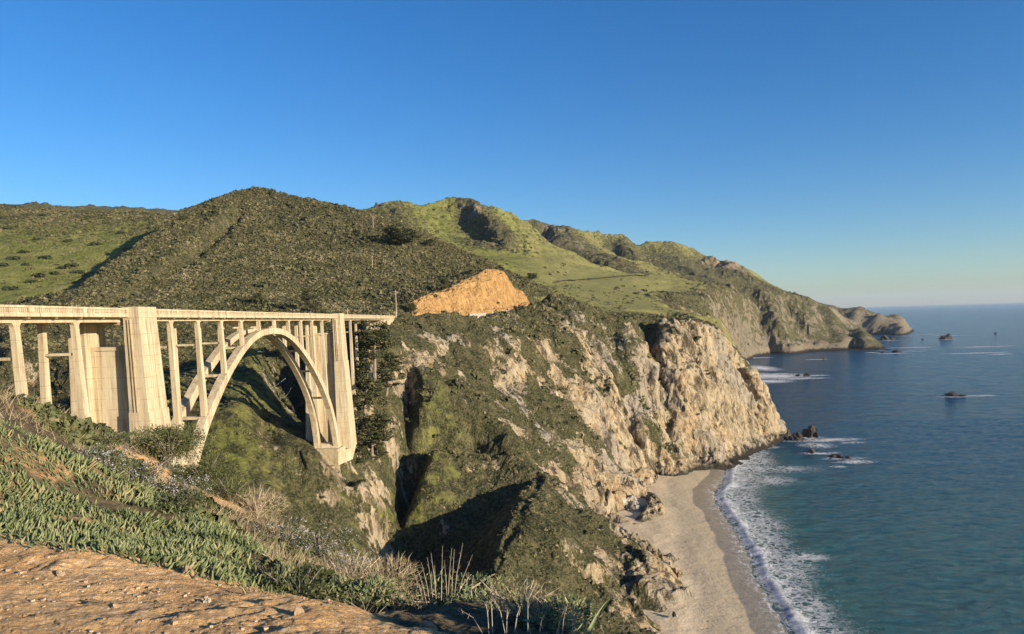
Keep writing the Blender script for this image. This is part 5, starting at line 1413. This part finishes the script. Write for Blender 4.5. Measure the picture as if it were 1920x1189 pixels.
shrub('green_bush', 655, 1158, 6.2, .8, .18, 'bright yellow-green leafy plant at the end of the dirt shelf', 'bush', M_ICE, .06, 1500, 41, 8, 0, None, .62)
shrub('leafy_shrub', 840, 1128, 6.2, 1.1, .24, 'grey-green leafy shrub beneath the cluster of bare pale stems', 'shrub', M_ICE, .045, 1500, 42, 6, 0, None, .35)
shrub('leafy_shrub', 945, 1128, 5.9, .9, .20, 'sprawling shrub with pale oval leaves right of the bare stems', 'shrub', M_ICE, .045, 1100, 43, 5, 0, None, .5)
shrub('dry_bush', 980, 1168, 5.0, .75, .18, 'tangle of reddish dry leaves and twigs at the bottom centre edge', 'bush', M_STRAW, .07, 1100, 44, 20, 0, None, .45, .3, True)
shrub('leafy_shrub', 1050, 1180, 4.8, .6, .2, 'small light green shrub at the bottom edge above the sand', 'shrub', M_ICE, .045, 900, 45, 5, 0, None, .6)
# bare stems
def stems(px, py, Y, lst, label, rad=.0034, name='bare_shrub'):
    p = P(px, py, Y); z = float(fg(np.array([p[0]]), np.array([p[1]]))[0][0]); root = empty(name, (p[0], p[1], z)); tag(root, label, 'dry plant')
    for (bx0, tx, ty) in lst:                         # base px, tip px,py
        a = Vector(P(bx0, py, Y)); a.z = z; b = Vector(P(tx, ty, Y + .1)); mb = MB(); m1 = a.lerp(b, .5) + Vector(((tx - bx0) * -.0004, 0, .02))
        mb.tube([tuple(a - root.location), tuple(m1 - root.location), tuple(b - root.location)], [rad, rad * .75, rad * .3], 5)
        for t, s in ((.6, 1), (.8, -1)):
            q = a.lerp(b, t) - root.location; mb.tube([tuple(q), tuple(q + Vector((s * .012, .01, .03)))], [rad * .5, rad * .15], 4)
        mb.build('stem', M_TWIG, root)
    return root
stems(845, 1105, 6.0, [(800, 782, 1065), (806, 790, 1055), (812, 801, 1045), (818, 808, 1037), (826, 830, 1023), (838, 847, 1028), (845, 852, 1030), (848, 868, 1018), (838, 833, 1050), (853, 886, 1040), (868, 879, 1073), (880, 888, 1078), (795, 776, 1075), (815, 815, 1060)], 'fan of bare pale upright stems against the black shadow at the bottom centre')
stems(940, 1195, 4.3, [(905, 859, 1141), (917, 911, 1128), (924, 920, 1122), (947, 925, 1120), (950, 952, 1138), (965, 978, 1132), (990, 990, 1112), (1012, 1022, 1150)], 'row of thin bent dry stalks rising from the bottom edge left of the green blade', .0035)
stems(1080, 1200, 4.2, [(1052, 1065, 1130), (1072, 1078, 1135), (1096, 1088, 1150)], 'few thin straw stalks just left of the long green blade', .003)
# long green blades at the bottom
def blades(px, py, Y, tips, label):
    p = P(px, py, Y); root = empty('bladed_plant', p); tag(root, label, 'plant')
    for (bx0, tx, ty, w, m_) in tips:
        a, b = Vector(P(bx0, py, Y)), Vector(P(tx, ty, Y + .15)); V, Q = [], []; s = Vector((1, .2, 0)).normalized() * w
        for i in range(7):
            t = i / 6; c = a.lerp(b, t) + Vector((0, 0, .03 * math.sin(PI * t))) - Vector(p); ww = (1 - t) ** .7
            V += [tuple(c - s * ww), tuple(c + Vector((0, .012 * ww, -.006))), tuple(c + s * ww)]
        for i in range(6): Q += [(3 * i, 3 * i + 1, 3 * i + 4, 3 * i + 3), (3 * i + 1, 3 * i + 2, 3 * i + 5, 3 * i + 4)]
        link('blade', quads('blade', np.array(V), np.array(Q), dict(tint=np.full(len(V), .6)), True), m_, root)
blades(1095, 1215, 3.9, [(1092, 1143, 1122, .020, M_ICE), (1062, 1120, 1150, .014, M_ICE), (1040, 1060, 1140, .008, M_STRAW), (1105, 1180, 1168, .003, M_STRAW), (1000, 985, 1150, .006, M_STRAW)], 'long pointed green blade plant at the bottom edge in front of the sand')
# bush added out of view, right of the frame, to shade the bottom centre
sb = empty('added_shade_bush', (3.5, 1.5, 79.2)); tag(sb, 'dense dark bush added out of view to shade the bottom dirt', 'bush')
V, Q = bush_mesh('x', 5, 900, .16), None
o = link('foliage', bush_mesh('foliage', 9, 1400, .13), M_GREENB, sb); o.scale = (1.6, 1.6, 2.1)

# ================================================================== AIR
mt = bpy.data.materials.new('haze'); mt.use_nodes = True
nt = mt.node_tree; nt.nodes.remove(nt.nodes['Principled BSDF'])
pv = nt.nodes.new('ShaderNodeVolumePrincipled'); pv.inputs['Color'].default_value = (.72, .84, 1.0, 1); pv.inputs['Density'].default_value = 2.4e-5; pv.inputs['Anisotropy'].default_value = .0
nt.links.new(pv.outputs[0], nt.nodes['Material Output'].inputs['Volume'])
mb = MB(); mb.box(-9000, 27000, -400, 27000, -12, 400)
hz_o = mb.build('haze', mt); tag(hz_o, 'thin sea haze that lies over the coast and fades the horizon', 'haze', kind='stuff')
